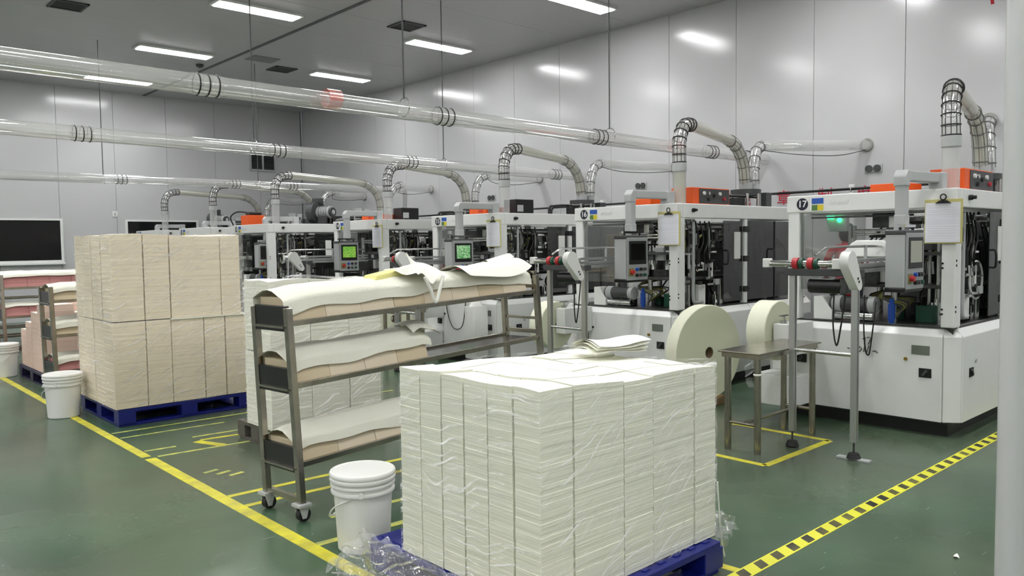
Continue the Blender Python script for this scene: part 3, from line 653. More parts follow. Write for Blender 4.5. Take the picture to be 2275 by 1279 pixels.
def screen_mat(nm, a, b2, est):
    m, nt, b = nodes(nm); N = nt.nodes; Lk = nt.links
    tc = N.new('ShaderNodeTexCoord'); br = N.new('ShaderNodeTexBrick'); br.inputs['Scale'].default_value = 22
    mp = N.new('ShaderNodeMapping'); mp.inputs['Rotation'].default_value = (R(90),0,0); Lk.new(tc.outputs['Object'], mp.inputs[0]); Lk.new(mp.outputs[0], br.inputs[0])
    br.inputs[1].default_value = (*lin(a),1); br.inputs[2].default_value = (*lin(b2),1); br.inputs[3].default_value = (*lin((40,70,50)),1)
    Lk.new(br.outputs[0], b.inputs['Emission Color']); b.inputs['Emission Strength'].default_value = est; b.inputs['Base Color'].default_value = (.01,.01,.01,1); return m
scr = {17: mat('screen_grey', (120,122,112), .3, emit=(150,150,135), est=.25), 16: mat('screen_off', (12,12,12), .15), 15: screen_mat('screen_green', (190,235,180), (60,150,70), .7), 14: screen_mat('screen_lime', (60,190,40), (190,220,90), .6)}
OFF = {17: (.0, .02), 16: (0, 2.455), 15: (0, 4.985), 14: (0, 7.47), 13: (-.5, 9.95), 12: (-.5, 12.44), 11: (-.5, 14.93)}
LAB = {17: 'nearest white paper-forming machine at the right, badge 17', 16: 'white paper-forming machine behind the largest paper roll, badge 16', 15: 'white paper-forming machine with a lit green-white screen',
       14: 'white paper-forming machine with a bright green screen', 13: 'white paper-forming machine with a grey blower on its top', 12: 'white paper-forming machine second from the far wall, mostly hidden by the tall stack', 11: 'white paper-forming machine farthest away beside the far wall'}
MS = {}
for k in (16, 15, 14, 13, 12, 11): MS[k] = copy_tree(mach)
MS[17] = mach
PANEL = ('panel_box','panel_face','grab_bar','grab_post','arm_')
for k, o in MS.items():
    o.location = (6.3+OFF[k][0], 2.08+OFF[k][1], 0); tag(o, LAB[k], 'machine', 'paper-forming machines in a row')
    badge(o, str(k))
    for ch in o.children:
        b = ch.name.split('.')[0]
        if k <= 13 and b.startswith(PANEL): ch.location.x += .5
        if b == 'panel_face':
            for g in ch.children:
                if g.name.startswith('screen') and 'bezel' not in g.name:
                    g.material_slots[0].link = 'OBJECT'; g.material_slots[0].material = scr.get(k, scr[16])
o = MB().cyl((.78,.06,1.15),(.78,.09,1.15),.15,28).build('hand_wheel', dgrey, mach); MB().ring((.78,.055,1.15),(0,1,0),.15,.01,28,6).build('rim', whiteb, o)
t = empty('paper_coil', (6.06, 2.10, 1.357), 0, 'bright white eight-sided paper coil lying on the feed rails of the nearest machine', 'paper coil')
MB().prism([(.33,.0),(.645,.0),(.655,.04),(.60,.10),(.56,.125),(.37,.125),(.33,.10)], 'x', -.04, .2).build('coil', mat('bright_white_paper', (248,248,246), .6), t, smooth=False, bevel=.008)
MB().box(.2,.36,.0,-.02,.62,-.012).build('tray', gpl, t, smooth=False, fix=False)
for ch in MS[16].children:
    if ch.name.startswith('spindle'): ch.location = (-.10, 0, -.11)
# machine 17 extras: indicator lamps, pen marks, hanging cable
grn = mat('green_lamp', (60,255,150), .4, emit=(40,255,140), est=6.)
o = MB().box(.66, 1.06, 1.56, .72, 1.24, 1.71).build('lamp_box', gpl, mach, smooth=False, bevel=.004)
for (y, z) in ((1.215,1.69),(1.185,1.69),(1.12,1.66)): MB().ball((.65,y,z), .021, 10, 6).build('indicator_lamp', grn, o)
pen = mat('pen_ink', (60,60,60), .6)
for st in ([(.62,.70),(.60,.715),(.605,.66)],[(.585,.715),(.55,.72),(.575,.66)],[(.66,.60),(.64,.64),(.625,.62),(.64,.60),(.66,.60)],[(.61,.60),(.605,.645),(.585,.60),(.57,.65)],[(.54,.61),(.52,.615),(.50,.60)],[(.74,.62),(.72,.615)]):
    MB().tube([(-.003,y,z) for (y,z) in st], .0042, 5).build('pen_mark', pen, mach)
MB().tube(bez([(-.02,.60,1.05),(-.03,.60,.8),(-.03,.585,.62),(-.03,.565,.58),(-.03,.55,.62),(-.02,.53,.82),(0,.52,1.0)],6), .006, 6).build('hanging_cable', black, mach)
MB().tube(bez([(-.02,.95,.95),(-.03,.95,.7),(-.03,.85,.46),(-.03,.72,.42),(-.03,.62,.5),(-.02,.58,.75),(0,.57,.95)],6), .006, 6).build('hanging_cable', black, MS[15])
# ---- suction ducts
def wire_hose(pts, r, t, m, wires=10, step=.075, wm=wirem):
    P = bez(pts, 8); n = len(P)
    h = MB().tube(P, r, 16, caps=False).build('flexible_hose', m, t, fix=False)
    L = [0]
    for i in range(1, n): L.append(L[-1]+(P[i]-P[i-1]).length)
    s = step/2; i = 0
    while s < L[-1]:
        while L[i+1] < s: i += 1
        f = (s-L[i])/(L[i+1]-L[i]); c = P[i].lerp(P[i+1], f)
        MB().ring(c, P[i+1]-P[i], r+.004, .0055, 16, 5).build('hoop', wm, h, fix=False); s += step
    b = MB(); pv = None; fr = []
    for i, c in enumerate(P):
        d = (P[min(i+1,n-1)]-P[max(i-1,0)]).normalized()
        if pv is None: u = Vector((0,0,1)) if abs(d.z) < .9 else Vector((1,0,0)); pv = d.cross(u).normalized()
        else: pv = (pv-d*pv.dot(d)).normalized()
        fr.append((c, pv.copy(), d.cross(pv)))
    for w in range(wires):
        a = 2*math.pi*w/wires; b.tube([c+(p*math.cos(a)+q*math.sin(a))*(r+.001) for (c,p,q) in fr], .0028, 4)
    b.build('long_wires', wm, h, fix=False)
greywire = mat('grey_wire', (96,96,94), .5)
def suction(k, yend, zend, lab, lab2):
    ox, oy = 6.3, 2.08+OFF[k][1]; sx = OFF[k][0]
    t = empty('suction_duct', (ox, oy, 0), 0, lab, 'duct', 'suction ducts over the machines'); r = .062
    rx, ry = .19+sx, .06
    MB().cyl((rx,ry,1.857),(rx,ry,2.20),r,20,caps=False).build('riser_pipe', pvc2 if k == 16 else pvc, t, fix=False)
    MB().cyl((rx,ry,2.17),(rx,ry,2.25),r+.008,20,caps=False).build('collar', gpl, t, fix=False)
    top = [(rx,ry,2.22),(rx+.0,ry+.005,2.42),(rx+.06,ry+.02,2.56),(rx+.17,ry+.05,2.635),(rx+.33,ry+.09,2.655)]
    wire_hose(top, r, t, pvc, 10)
    e0 = Vector((rx+.30,ry+.085,2.655)); e1 = Vector((1.50,.33,2.60))
    MB().cyl(e0, e1, r-.004, 20, caps=False).build('crossover_pipe', pvc2, t, fix=False)
    wire_hose([(1.46,.325,2.602),(1.62,.345,2.57),(1.78,.365,2.47),(1.88,.378,2.33),(1.92,.38,2.12)], r, t, pvc2, 8, .15, greywire)
    t2 = empty('wall_duct', (ox, oy, 0), 0, lab2, 'duct', 'ducts from the machines into the wall'); ye = yend-oy
    wire_hose([(2.08,.36,2.11),(2.09,.37,2.28),(2.16,.40,2.44),(2.28,.44,2.56),(2.46,.47,2.62)], r-.004, t2, pvc, 8, .14, greywire)
    pm_ = [(2.42,.465,2.62),(2.9,(.47+ye)/2-.02,2.60+(zend-2.62)*.4),(WX-ox+.005,ye,zend)]
    MB().tube(bez(pm_, 8), r+.004, 18, caps=False).build('pipe', pvc, t2, fix=False)
    MB().ring((WX-ox-.012,ye,zend),(1,0,0),r+.012,.012,20,6).build('wall_flange', mat('grey_flange',(150,150,142),.5), t2, fix=False)
    MB().tube(bez([(2.42,.45,2.56),(2.7,(.47+ye)/2,2.50),(3.1,ye*.8,2.49),(WX-ox-.01,ye,zend-.06)],8), .005, 5).build('slack_cord', dgrey, t2, fix=False)
suction(17, 2.97, 2.80, 'clear wired suction duct at the far right beside the column', 'hose and pipe into the wall just left of the column')
suction(16, 4.34, 2.66, 'largest arching suction duct, with a beige crossover pipe', 'longest pale pipe running into the right wall at the right')
suction(15, 7.23, 2.61, 'arching suction duct in the middle, above the green-white screen machine', 'pipe into the wall behind the beige crossover duct riser')
suction(14, 10.14, 2.63, 'arching suction duct above the machine with the bright green screen', 'pipe into the wall below the middle arching duct')
suction(13, 13.35, 2.63, 'arching suction duct above the grey blower', 'pipe into the wall behind the green-screen machine')
suction(12, 15.9, 2.6, 'clear suction duct rising behind the tall paper stack', 'pipe from the second farthest machine into the wall')
suction(11, 18.2, 2.6, 'clear suction duct at the far left over the farthest machine', 'pipe from the farthest machine into the wall')
# ---- orange boxes on top
def obox(k, lab, big=True):
    t = empty('orange_control_box', (6.3+OFF[k][0], 2.08+OFF[k][1], 1.856), 0, lab, 'control box', 'orange boxes on the machines')
    if not big:
        MB().box(.10,.30,.0,.46,.62,.085).build('housing', orange, t, smooth=False, bevel=.006); MB().box(.095,.36,.02,.10,.44,.06).build('label', mat('dark_orange_label',(190,50,10),.5), t, smooth=False, fix=False); return
    MB().box(.33,.01,.0,1.0,.26,.165).build('housing', orange, t, smooth=False, bevel=.008)
    o = MB().box(.45,.004,.01,.98,.012,.155).build('dial_plate', dgrey, t, smooth=False, fix=False)
    for (x,z,m) in ((.52,.11,whiteb),(.60,.11,chrome),(.60,.05,black),(.70,.09,black),(.80,.11,whiteb),(.88,.06,redp)): MB().cyl((x,.004,z),(x,-.012,z),.018,10).build('dial', m, o)
    MB().box(.325,.15,.05,.331,.21,.12).build('warning_label', mat('dark_orange_label',(190,50,10),.5), t, smooth=False, fix=False)
    MB().box(.10,.34,.0,.40,.62,.065).build('side_unit', orange, t, smooth=False, bevel=.006)
obox(17, 'orange control box at the far right, half hidden by the riser pipe'); obox(16, 'orange control box with a grey dial plate beside the beige duct'); obox(15, 'low orange box in the middle, behind the panel arm', False); obox(14, 'small low orange box above the bright green screen machine', False)
t = empty('orange_control_box', (5.95, 13.0, 1.856), 0, 'orange box with a black cable above the tall tan stack', 'control box', 'orange boxes on the machines')
MB().box(0,0,0,.3,.32,.17).build('housing', orange, t, smooth=False, bevel=.008); MB().box(.05,.05,.17,.26,.25,.23).build('black_cover', black, t, smooth=False, bevel=.02)
MB().tube(bez([(.1,.2,.22),(.02,.5,.24),(-.05,.62,.15),(0,.62,.0)],6), .012, 8).build('cable', black, t)
# ---- black boxes / cartons seen over the beams
for (k, x, y, lab) in ((15, .34, .02, 'black box on the green-white screen machine'), (14, .40, .02, 'black box on the bright green screen machine')):
    t = empty('black_box', (6.3+x, 2.08+OFF[k][1]+y, 1.857), 0, lab, 'box'); MB().box(0,0,0,.3,.22,.17).build('case', black, t, smooth=False, bevel=.006); MB().box(.02,-.004,.02,.12,0,.1).build('label', gpl, t, smooth=False, fix=False)
# ---- blowers
def blower(x, y, z, lab, s=1.):
    t = empty('blower', (x, y, z), R(20), lab, 'blower', 'blowers on the machines')
    MB().box(-.45*s,-.2*s,0,.55*s,.2*s,.035).build('mount_plate', dgrey, t, smooth=False, bevel=.005)
    o = MB().cyl((0,.02,.24*s),(0,.16*s,.24*s),.2*s,28).build('scroll_housing', dgrey, t); MB().box(-.02,.02,.36*s,.14*s,.16*s,.5*s).build('outlet', dgrey, o, smooth=False, bevel=.005)
    o = MB().cyl((.02,.02,.24*s),(.02,-.26*s,.24*s),.11*s,20).build('motor', gpl, t); MB().cyl((.02,-.26*s,.24*s),(.02,-.30*s,.24*s),.085*s,20).build('fan_cover', dgrey, o); MB().cyl((.02,-.30*s,.24*s),(.02,-.31*s,.24*s),.04*s,14).build('shaft_cap', gpl, o)
    for k in range(5): MB().ring((.02,-.05*s-.04*s*k,.24*s),(0,1,0),.112*s,.006,20,4).build('fin', dgrey, o)
    for a in (-.1,.12): MB().box(a*s,-.22*s,.035,(a+.05)*s,-.04*s,.16*s).build('bracket', dgrey, t, smooth=False, fix=False)
blower(7.35, 13.1, 1.856, 'larger grey blower with a round motor'); blower(6.9, 16.6, 1.856, 'dark blower standing on the machine near the far wall', .85)
# ---- clipboards
sheet = mat('printed_sheet', (226,226,232), .6, noise=.1, nscale=60, stretch=(1,.05,1))
gold = mat('yellow_board_edge', (192,184,120), .5)
def clipboard(k, lab):
    t = empty('clipboard', (6.3+OFF[k][0]-.012, 2.08+OFF[k][1], 1.46), 0, lab, 'clipboard', 'clipboards on the machine posts')
    MB().box(-.008,-.095,-.01,0,.165,.315).build('board', gold, t, smooth=False, bevel=.003); MB().box(-.0105,-.08,.0,-.0085,.158,.29).build('paper', sheet, t, smooth=False, fix=False)
    b = MB(); 
    for j in range(14): b.box(-.0112,-.05,.03+.017*j,-.0104,.14,.034+.017*j)
    b.build('printed_lines', mat('print_grey',(206,207,216),.6), t, smooth=False, fix=False)
    MB().prism([(-.02,.285),(.09,.285),(.06,.305),(.01,.305)], 'x', -.022, -.008).build('clip', black, t, smooth=False, bevel=.002); MB().ring((-.016,.035,.33),(1,0,0),.02,.005,14,5).build('clip_ring', black, t)
for k, l in ((17,'largest clipboard, with yellow edge and printed sheet, at the right'),(16,'second largest clipboard, beside a black panel screen'),(15,'clipboard beside the green-white screen'),(14,'farthest and smallest of the clipboards')): clipboard(k, l)
# ---- unwind stands
def make_stand():
    t = empty('unwind_stand')
    for y, x in ((.24,-1.0),(.70,-.97)):
        b = MB(); 
        for (a, c, e, g) in ((-.02,-.02,-.006,.02),(.006,-.02,.02,.02),(-.006,-.013,.006,.013)): b.box(x+a, y+c, .12, x+e, y+g, 1.30)
        b.build('leg', alu, t, smooth=False, fix=False)
        MB().cyl((x,y,.03),(x,y,.13),.007,8).build('threaded_rod', dsteel, t); f = MB().cyl((x,y,.012),(x,y,.045),.048,16,.034).build('foot', rubber, t)
    MB().box(-1.025,.13,0,-.975,.35,.013).build('foot_plate', gpl, t, smooth=False, bevel=.002); MB().box(-.99,.66,0,-.95,.74,.013).build('foot_plate', dgrey, t, smooth=False, bevel=.002)
    MB().cyl((-.99,.24,.71),(-.975,.70,.71),.014,12).build('crossbar', steel, t)
    MB().box(-1.02,.20,1.24,-.95,.74,1.29).build('top_beam', dgrey, t, smooth=False, bevel=.004)
    s = MB().cyl((-1.0,.88,1.325),(-1.0,.36,1.325),.024,18).build('shaft', chrome, t)
    MB().box(-1.03,.86,1.295,-.97,.91,1.36).build('end_cap', whiteb, t, smooth=False, bevel=.006); MB().box(-1.035,.31,1.29,-.965,.39,1.36).build('shaft_block', whiteb, t, smooth=False, bevel=.006)
    for y in (.66,.55): MB().cyl((-1.0,y-.02,1.325),(-1.0,y+.02,1.325),.042,18).build('red_collar', redp, t); MB().cyl((-1.0,y-.05,1.325),(-1.0,y-.025,1.325),.038,18).build('green_collar', greenp, t)
    b = MB(); a0 = Vector((-1.31+.06,.18,1.35)); a1 = Vector((-1.14,.18,1.195)); d = (a1-a0).normalized(); q = Vector((d.z,0,-d.x)); n = 10; pl = []
    for k in range(n+1): a = math.pi/2+math.pi*k/n; pl.append(a0+(q*math.sin(a)+d*math.cos(a))*.062)
    for k in range(n+1): a = -math.pi/2+math.pi*k/n; pl.append(a1+(q*math.sin(a)+d*math.cos(a))*.032)
    m_ = len(pl); vs = [p+Vector((0,y,0)) for y in (-.03,.03) for p in pl]
    b.add(vs, [tuple(range(m_)), tuple(range(2*m_-1,m_-1,-1))]+[(i,(i+1) % m_,(i+1) % m_+m_,i+m_) for i in range(m_)])
    c = b.build('crank_arm', whiteb, t, bevel=.004)
    for k in (.72,.86): p = a0.lerp(a1,k); MB().cyl(p+Vector((0,-.03,0)),p+Vector((0,-.034,0)),.008,10).build('bolt', black, c)
    MB().cyl((-1.24,.2,1.345),(-1.0,.33,1.325),.018,10).build('pivot', gpl, t)
    o = MB().cyl((-.95,.58,1.17),(-.95,.34,1.17),.052,18).build('motor', black, t); MB().box(-1.0,.30,1.12,-.90,.35,1.23).build('gearbox', dgrey, o, smooth=False, bevel=.006)
    MB().tube(bez([(-1.25,.40,1.39),(-1.18,.38,1.43),(-1.1,.37,1.44),(-.6,.37,1.44),(-.03,.37,1.43)],6), .009, 8).build('guide_handle', steel, t)
    for x in (-.55,-.15): MB().cyl((x,.37,1.30),(x,.37,1.45),.012,8).build('guide_post', gpl, t)
    for z in (1.27,1.31,1.345): MB().bar((-1.0,.30,z),(-.02,.30,z),.03,.022).build('feed_rail', alu, t, smooth=False, fix=False)
    MB().bar((-1.0,.42,1.29),(-.02,.42,1.29),.03,.03).build('feed_rail', alu, t, smooth=False, fix=False)
    MB().tube(bez([(-.93,.42,1.12),(-.94,.42,.9),(-.95,.39,.76),(-.95,.36,.9),(-.95,.33,1.13)],6), .006, 6).build('cable', black, t)
    return t
st = make_stand()
for i, (k, l) in enumerate(((17,'unwind stand with two red collars beside the steel table'),(16,'unwind stand just right of the foreground rack'),(15,'unwind stand whose crank arm rises behind the foam block'),(14,'unwind stand whose crank arm rises behind the white stack'))):
    o = st if i == 0 else copy_tree(st); o.location = (6.3, 2.08+OFF[k][1], 0); tag(o, l, 'stand', 'unwind stands in front of the machines')
# ---- paper rolls
rollm = mat('cream_paper_roll', (228,228,206), .7, noise=.03, nscale=30)
coat = mat('cream_roll_side', (214,216,190), .7, bump=.05, bscale=60)
core = mat('cardboard_core', (120,100,74), .8)
def roll(c, ax, r, w, lab, rc=.05):
    t = empty('paper_roll', c, 0, lab, 'paper roll', 'large paper rolls'); a = Vector(ax).normalized()
    u = Vector((0,0,1)); p = a.cross(u).normalized(); q = a.cross(p); n = 56
    pr = [(rc,-w/2),(r-.006,-w/2),(r,-w/2+.006),(r,w/2-.006),(r-.006,w/2),(rc,w/2)]
    vs = [a*h+(p*math.cos(2*math.pi*j/n)+q*math.sin(2*math.pi*j/n))*rr for (rr,h) in pr for j in range(n)]
    b = MB()
    for i in range(5): b.add([], []); b.f += [(i*n+j, i*n+(j+1) % n, (i+1)*n+(j+1) % n, (i+1)*n+j) for j in range(n)]; b.m += [0 if i in (1,2,3) else 1]*n
    b.v = [tuple(v) for v in vs]; b.build('wound_paper', [rollm, coat], t)
    cb = MB(); cb.cyl(-a*w/2*1.02, a*w/2*1.02, rc+.003, 24, caps=False); cb.cyl(-a*w/2*1.02, a*w/2*1.02, rc-.006, 24, caps=False)
    cb.build('core_tube', core, t, fix=False); return t
roll((6.02, 3.36, .75), (0,1,0), .245, .17, 'paper roll mounted above the steel table at the nearest machine', .03)
roll((5.92, 5.80, .64), (0,1,0), .245, .17, 'paper roll seen edge-on just right of the foreground rack', .03)
roll((6.16, 4.10, .485), (.14,1,0), .43, .13, 'largest paper roll, standing on the floor behind the nearest white stack')
roll((6.17, 9.1, .485), (.14,1,0), .43, .13, 'paper roll on the floor seen under the top tier of the foreground rack')
for (x, y) in ((6.16,4.10),(6.17,9.1)):
    t = empty('roll_chock', (x, y, 0), R(-12), 'low wooden chock under the %s paper roll' % ('largest' if y < 5 else 'half-hidden'), 'chock'); MB().prism([(-.16,0),(.16,0),(.16,.09),(.06,.058),(-.06,.058),(-.16,.09)], 'y', -.1, .1).build('wedge', mat('chock_wood',(120,96,66),.8), t, smooth=False, bevel=.003)
# ---- steel table
def table(loc, lx, ly, lab):
    t = empty('steel_table', loc, 0, lab, 'table', 'stainless steel tables')
    MB().box(-.04,-.04,.70,lx+.06,ly+.06,.712).build('table_top', inox, t, smooth=False, bevel=.003)
    b = MB(); b.box(-.02,-.02,.665,lx+.04,.0,.70).box(-.02,ly+.02,.665,lx+.04,ly+.04,.70).box(-.02,0,.665,0,ly+.02,.70).box(lx+.02,0,.665,lx+.04,ly+.02,.70); b.build('apron', inox, t, smooth=False, fix=False)
    for (x,y) in ((0,0),(lx,0),(0,ly),(lx,ly)): MB().cyl((x,y,.0),(x,y,.67),.024,12).build('leg', inox, t)
    for (a, c) in (((0,0,.2),(0,ly,.2)),((lx,0,.2),(lx,ly,.2)),((0,ly/2,.2),(lx,ly/2,.2))): MB().cyl(a, c, .012, 10).build('stretcher', inox, t)
table((4.97, 2.87, 0), .80, .235, 'bare stainless steel table on the yellow taped square')
table((5.42, 7.84, 0), .34, .30, 'small steel table behind the foreground rack beside a paper roll')
t = empty('plastic_strip', (4.97, 2.87, .56), 0, 'knotted strip of clear plastic tied round the table leg', 'plastic strip')
MB().ring((0,0,0),(0,0,1),.024,.008,14,5).build('knot', whiteb, t); MB().grid(lambda u,v: (-.02-.03*v+.01*math.sin(6*u), .02+.05*v, .08*u-.04*v+.02), 6, 3).build('loose_end', film2, t, fix=False); MB().grid(lambda u,v: (-.02-.02*v, .02+.04*v+.01*math.sin(5*u), -.02-.07*u), 6, 3).build('loose_end', film2, t, fix=False)
# white bottle, rag and jug by the machines
t = empty('plastic_jerrycan', (6.12, 7.25, .13), 0, 'white plastic canister standing behind the foreground rack', 'canister')
b = MB(); b.prism(rrect(.12,.09,.03,4), 'z', 0, .62); b.build('body', whiteb, t, bevel=.008); MB().lathe([(.09,.62),(.05,.68),(.03,.70),(.03,.72)],16).build('neck', whiteb, t); MB().lathe([(.034,.72),(.034,.75),(.03,.755)],16).build('cap', white, t)
# ================================================================ goods in the aisle
def paper_mat(nm, a, b2):
    m, nt, b = nodes(nm); N = nt.nodes; Lk = nt.links
    tc = N.new('ShaderNodeTexCoord'); mp = N.new('ShaderNodeMapping'); mp.inputs['Scale'].default_value = (1.5,1.5,130); Lk.new(tc.outputs['Object'], mp.inputs[0])
    n = N.new('ShaderNodeTexNoise'); n.inputs['Scale'].default_value = 1.; n.inputs['Detail'].default_value = 4; Lk.new(mp.outputs[0], n.inputs['Vector'])
    rp = N.new('ShaderNodeValToRGB'); rp.color_ramp.elements[0].position = .3; rp.color_ramp.elements[1].position = .62
    rp.color_ramp.elements[0].color = (*lin(b2),1); rp.color_ramp.elements[1].color = (*lin(a),1); Lk.new(n.outputs[0], rp.inputs[0]); Lk.new(rp.outputs[0], b.inputs['Base Color'])
    bp = N.new('ShaderNodeBump'); bp.inputs['Strength'].default_value = .35; bp.inputs['Distance'].default_value = .004; Lk.new(n.outputs[0], bp.inputs['Height']); Lk.new(bp.outputs[0], b.inputs['Normal'])
    b.inputs['Roughness'].default_value = .75; b.inputs['Specular IOR Level'].default_value = .25; return m
cream = paper_mat('cream_sheet_edges', (238,238,222), (224,224,206)); tan = paper_mat('tan_sheet_edges', (240,228,206), (226,212,186))
pale = paper_mat('pale_sheet_edges', (238,237,224), (224,222,206)); pinkp = paper_mat('pink_sheet_edges', (232,205,190), (214,186,170))
topw = mat('sheet_face', (246,245,234), .6)
def block(par, x0, y0, x1, y1, z0, z1, L, rnd, wave, m, jit=.0011, ns=5, name='paper_block', outer=True):
    b = MB(); per = []
    for i in range(ns): per.append((i/ns, 0))
    for i in range(ns): per.append((1, i/ns))
    for i in range(ns): per.append((1-i/ns, 1))
    for i in range(ns): per.append((0, 1-i/ns))
    K = len(per); rows = []; h = (z1-z0)/L
    for k in range(L):
        dx, dy = rnd.uniform(-jit, jit), rnd.uniform(-jit, jit); th = h*(1 if k == L-1 else rnd.uniform(.9, 1))
        for z in (z0+k*h, z0+k*h+th):
            f = max(0, (z-z0)/(z1-z0))**5
            rows.append([(x0+(x1-x0)*u+dx, y0+(y1-y0)*v+dy, z+f*wave(x0+(x1-x0)*u, y0+(y1-y0)*v)) for (u, v) in per])
    vs = [p for r_ in rows for p in r_]; fs = []
    for i in range(len(rows)-1): fs += [(i*K+j, i*K+(j+1) % K, (i+1)*K+(j+1) % K, (i+1)*K+j) for j in range(K)]
    b.add(vs, fs, 0)
    def tp(u, v):
        x = x0+(x1-x0)*u+dx; y = y0+(y1-y0)*v+dy; return (x, y, z1-h+th+wave(x0+(x1-x0)*u, y0+(y1-y0)*v))
    b.grid(tp, ns, ns, 1)
    return b.build(name, [m, topw], par, smooth=False, fix=False)
def stack(name, loc, xs, ys, tiers, m, rnd, lab, cat='paper stack', wamp=.012, L=42, steps=None, rz=0., wfun=None):
    t = empty(name, loc, rz, lab, cat, 'wrapped stacks of paper blanks')
    for (z0, z1, xs_) in tiers:
        nx, ny = len(xs_)-1, len(ys)-1
        for i in range(nx):
            for j in range(ny):
                edge = i in (0, nx-1) or j in (0, ny-1)
                zz = z1+rnd.uniform(-.006, .004)
                if steps: zz += steps(i, j)
                ph = rnd.uniform(0, 6); g = rnd.uniform(.0015,.006)
                wv = (lambda p: lambda x, y: wamp*math.sin(6*x+2.5*y+p*.03)+.35*wamp*math.sin(14*y+4*x))(ph)
                if wfun: wv = wfun
                ox, oy = rnd.uniform(-.0015,.0015), rnd.uniform(-.0015,.0015)
                block(t, xs_[i]+g+ox, ys[j]+g+oy, xs_[i+1]-g+ox, ys[j+1]-g+oy, z0, zz, L if edge else 2, rnd, wv if z1 == tiers[-1][1] else (lambda x, y: 0), m)
    return t
def wrap(par, x1, y1, z0, z1, rnd, over=.03):
    """stretch film shell, a little outside the sheets, wrinkled"""
    pts = []; n = 26; per = [(i/n*x1, -.004, 0) for i in range(n)]+[(x1+.004, i/n*y1, 1) for i in range(n)]+[((1-i/n)*x1, y1+.004, 2) for i in range(n)]+[(-.004, (1-i/n)*y1, 3) for i in range(n)]
    K = len(per); rows = 40; vs = []
    for r_ in range(rows+1):
        z = z0+(z1-z0)*r_/rows
        for k, (x, y, s) in enumerate(per):
            w = .0012*abs(math.sin(k*.55+r_*.33+2*math.sin(r_*.21)))+.0006*rnd.random()
            nx, ny = ((0,-1),(1,0),(0,1),(-1,0))[s]; vs.append((x+nx*w, y+ny*w, z+.012*math.sin(k*.31)))
    fs = [(i*K+j, i*K+(j+1) % K, (i+1)*K+(j+1) % K, (i+1)*K+j) for i in range(rows) for j in range(K)]
    return MB().add(vs, fs).build('stretch_film', film, par, fix=False)
def pallet(loc, lx, ly, m, lab, rz=0.):
    t = empty('pallet', loc, rz, lab, 'pallet', 'pallets under the paper')
    MB().box(0,0,.115,lx,ly,.145).build('deck', m, t, smooth=False, bevel=.004)
    for x in (0, lx/2-.06, lx-.12):
        for y in (0, ly/2-.06, ly-.12): MB().box(x, y, .02, x+.14, y+.13, .118).build('block', m, t, smooth=False, bevel=.004)
    for y in (0, ly/2-.06, ly-.12): MB().box(.02, y+.01, 0, lx-.0, y+.12, .022).build('runner', m, t, smooth=False, bevel=.003)
    for x in (.005, lx-.115): MB().box(x, .02, .0, x+.11, ly-.02, .021).build('runner', m, t, smooth=False, bevel=.003)
    for x in [.06+i*(lx-.12)/9 for i in range(10)]: MB().box(x-.02, .03, .145, x+.02, ly-.03, .149).build('rib', m, t, smooth=False, fix=False)
    return t
pblue = mat('blue_plastic_pallet', (12,26,118), .4, noise=.15, nscale=9); pdark = mat('dark_navy_pallet', (24,22,58), .5); pgrey = mat('grey_wood_pallet', (92,88,80), .7)
rnd = random.Random(11)
# near stack
pallet((1.965, 1.95, 0), 1.10, 1.16, pblue, 'blue plastic pallet under the nearest white paper stack')
S1 = stack('paper_stack', (1.975, 2.0, .15), None, [0,.145,.29,.435,.58,.725,.87], [(0,.80,[0,.185,.475,.665,.965,1.125])], cream, rnd, 'nearest white stack of wrapped paper blanks beside the striped tape', L=46, wfun=lambda x, y: .016-.030*x+.005*math.sin(9*x+4*y)+.004*math.sin(15*y-3*x))
wrap(S1, 1.13, .87, .003, .80, rnd)
# bundle of loose sheets lying on it
t = empty('paper_bundle', (3.0, 2.55, .965), R(-8), 'small loose bundle of sheets on the nearest white stack', 'paper bundle')
for k in range(4):
    MB().grid(lambda u,v: (-.17+.34*u+.01*k, -.10+.2*v, .012*k+.028*math.sin(math.pi*v)*(1-.5*u)+.008*math.sin(5*u+k)), 10, 6).build('sheet', topw if k > 1 else cream, t, fix=False)
# film tails
t = empty('loose_film', (1.9, 2.95, 0), 0, 'crumpled tail of clear film hanging over the left pallet corner', 'plastic film')
MB().grid(lambda u,v: (.065-.20*u+.022*math.sin(19*v+9*u)*(.3+u), -.62+.86*v+.02*math.sin(23*u+5*v), .165-.15*u+.024*math.sin(27*v+14*u)*(.25+u)+.012*math.sin(51*v-20*u)), 40, 60).build('tail', film2, t, fix=False)
MB().tube(bez([(.0,-.45,.14),(-.06,-.2,.07),(-.10,.05,.05),(-.12,.2,.02)],6), .004, 6).build('twisted_edge', film2, t)
t = empty('loose_film', (3.10, 2.0, 0), 0, 'crumpled tail of clear film sticking out at the right pallet corner', 'plastic film')
MB().grid(lambda u,v: (.01+.16*u+.016*math.sin(19*v+7*u), -.01+.015*math.sin(17*u)+.10*v, .09+.09*v*(1-.4*u)+.06*u+.022*math.sin(23*u+9*v)), 34, 26).build('tail', film2, t, fix=False)
MB().grid(lambda u,v: (.006+.03*v*(.3+u)+.007*math.sin(29*u+3*v), .0+.02*v+.004*math.sin(37*u), .88-.86*u), 60, 8).build('hanging_strip', film2, t, fix=False)
MB().tube(bez([(.0,-.01,.40),(.02,-.01,.22),(.05,0,.12),(.075,.0,.03)],6), .004, 6).build('twisted_edge', whiteb, t)
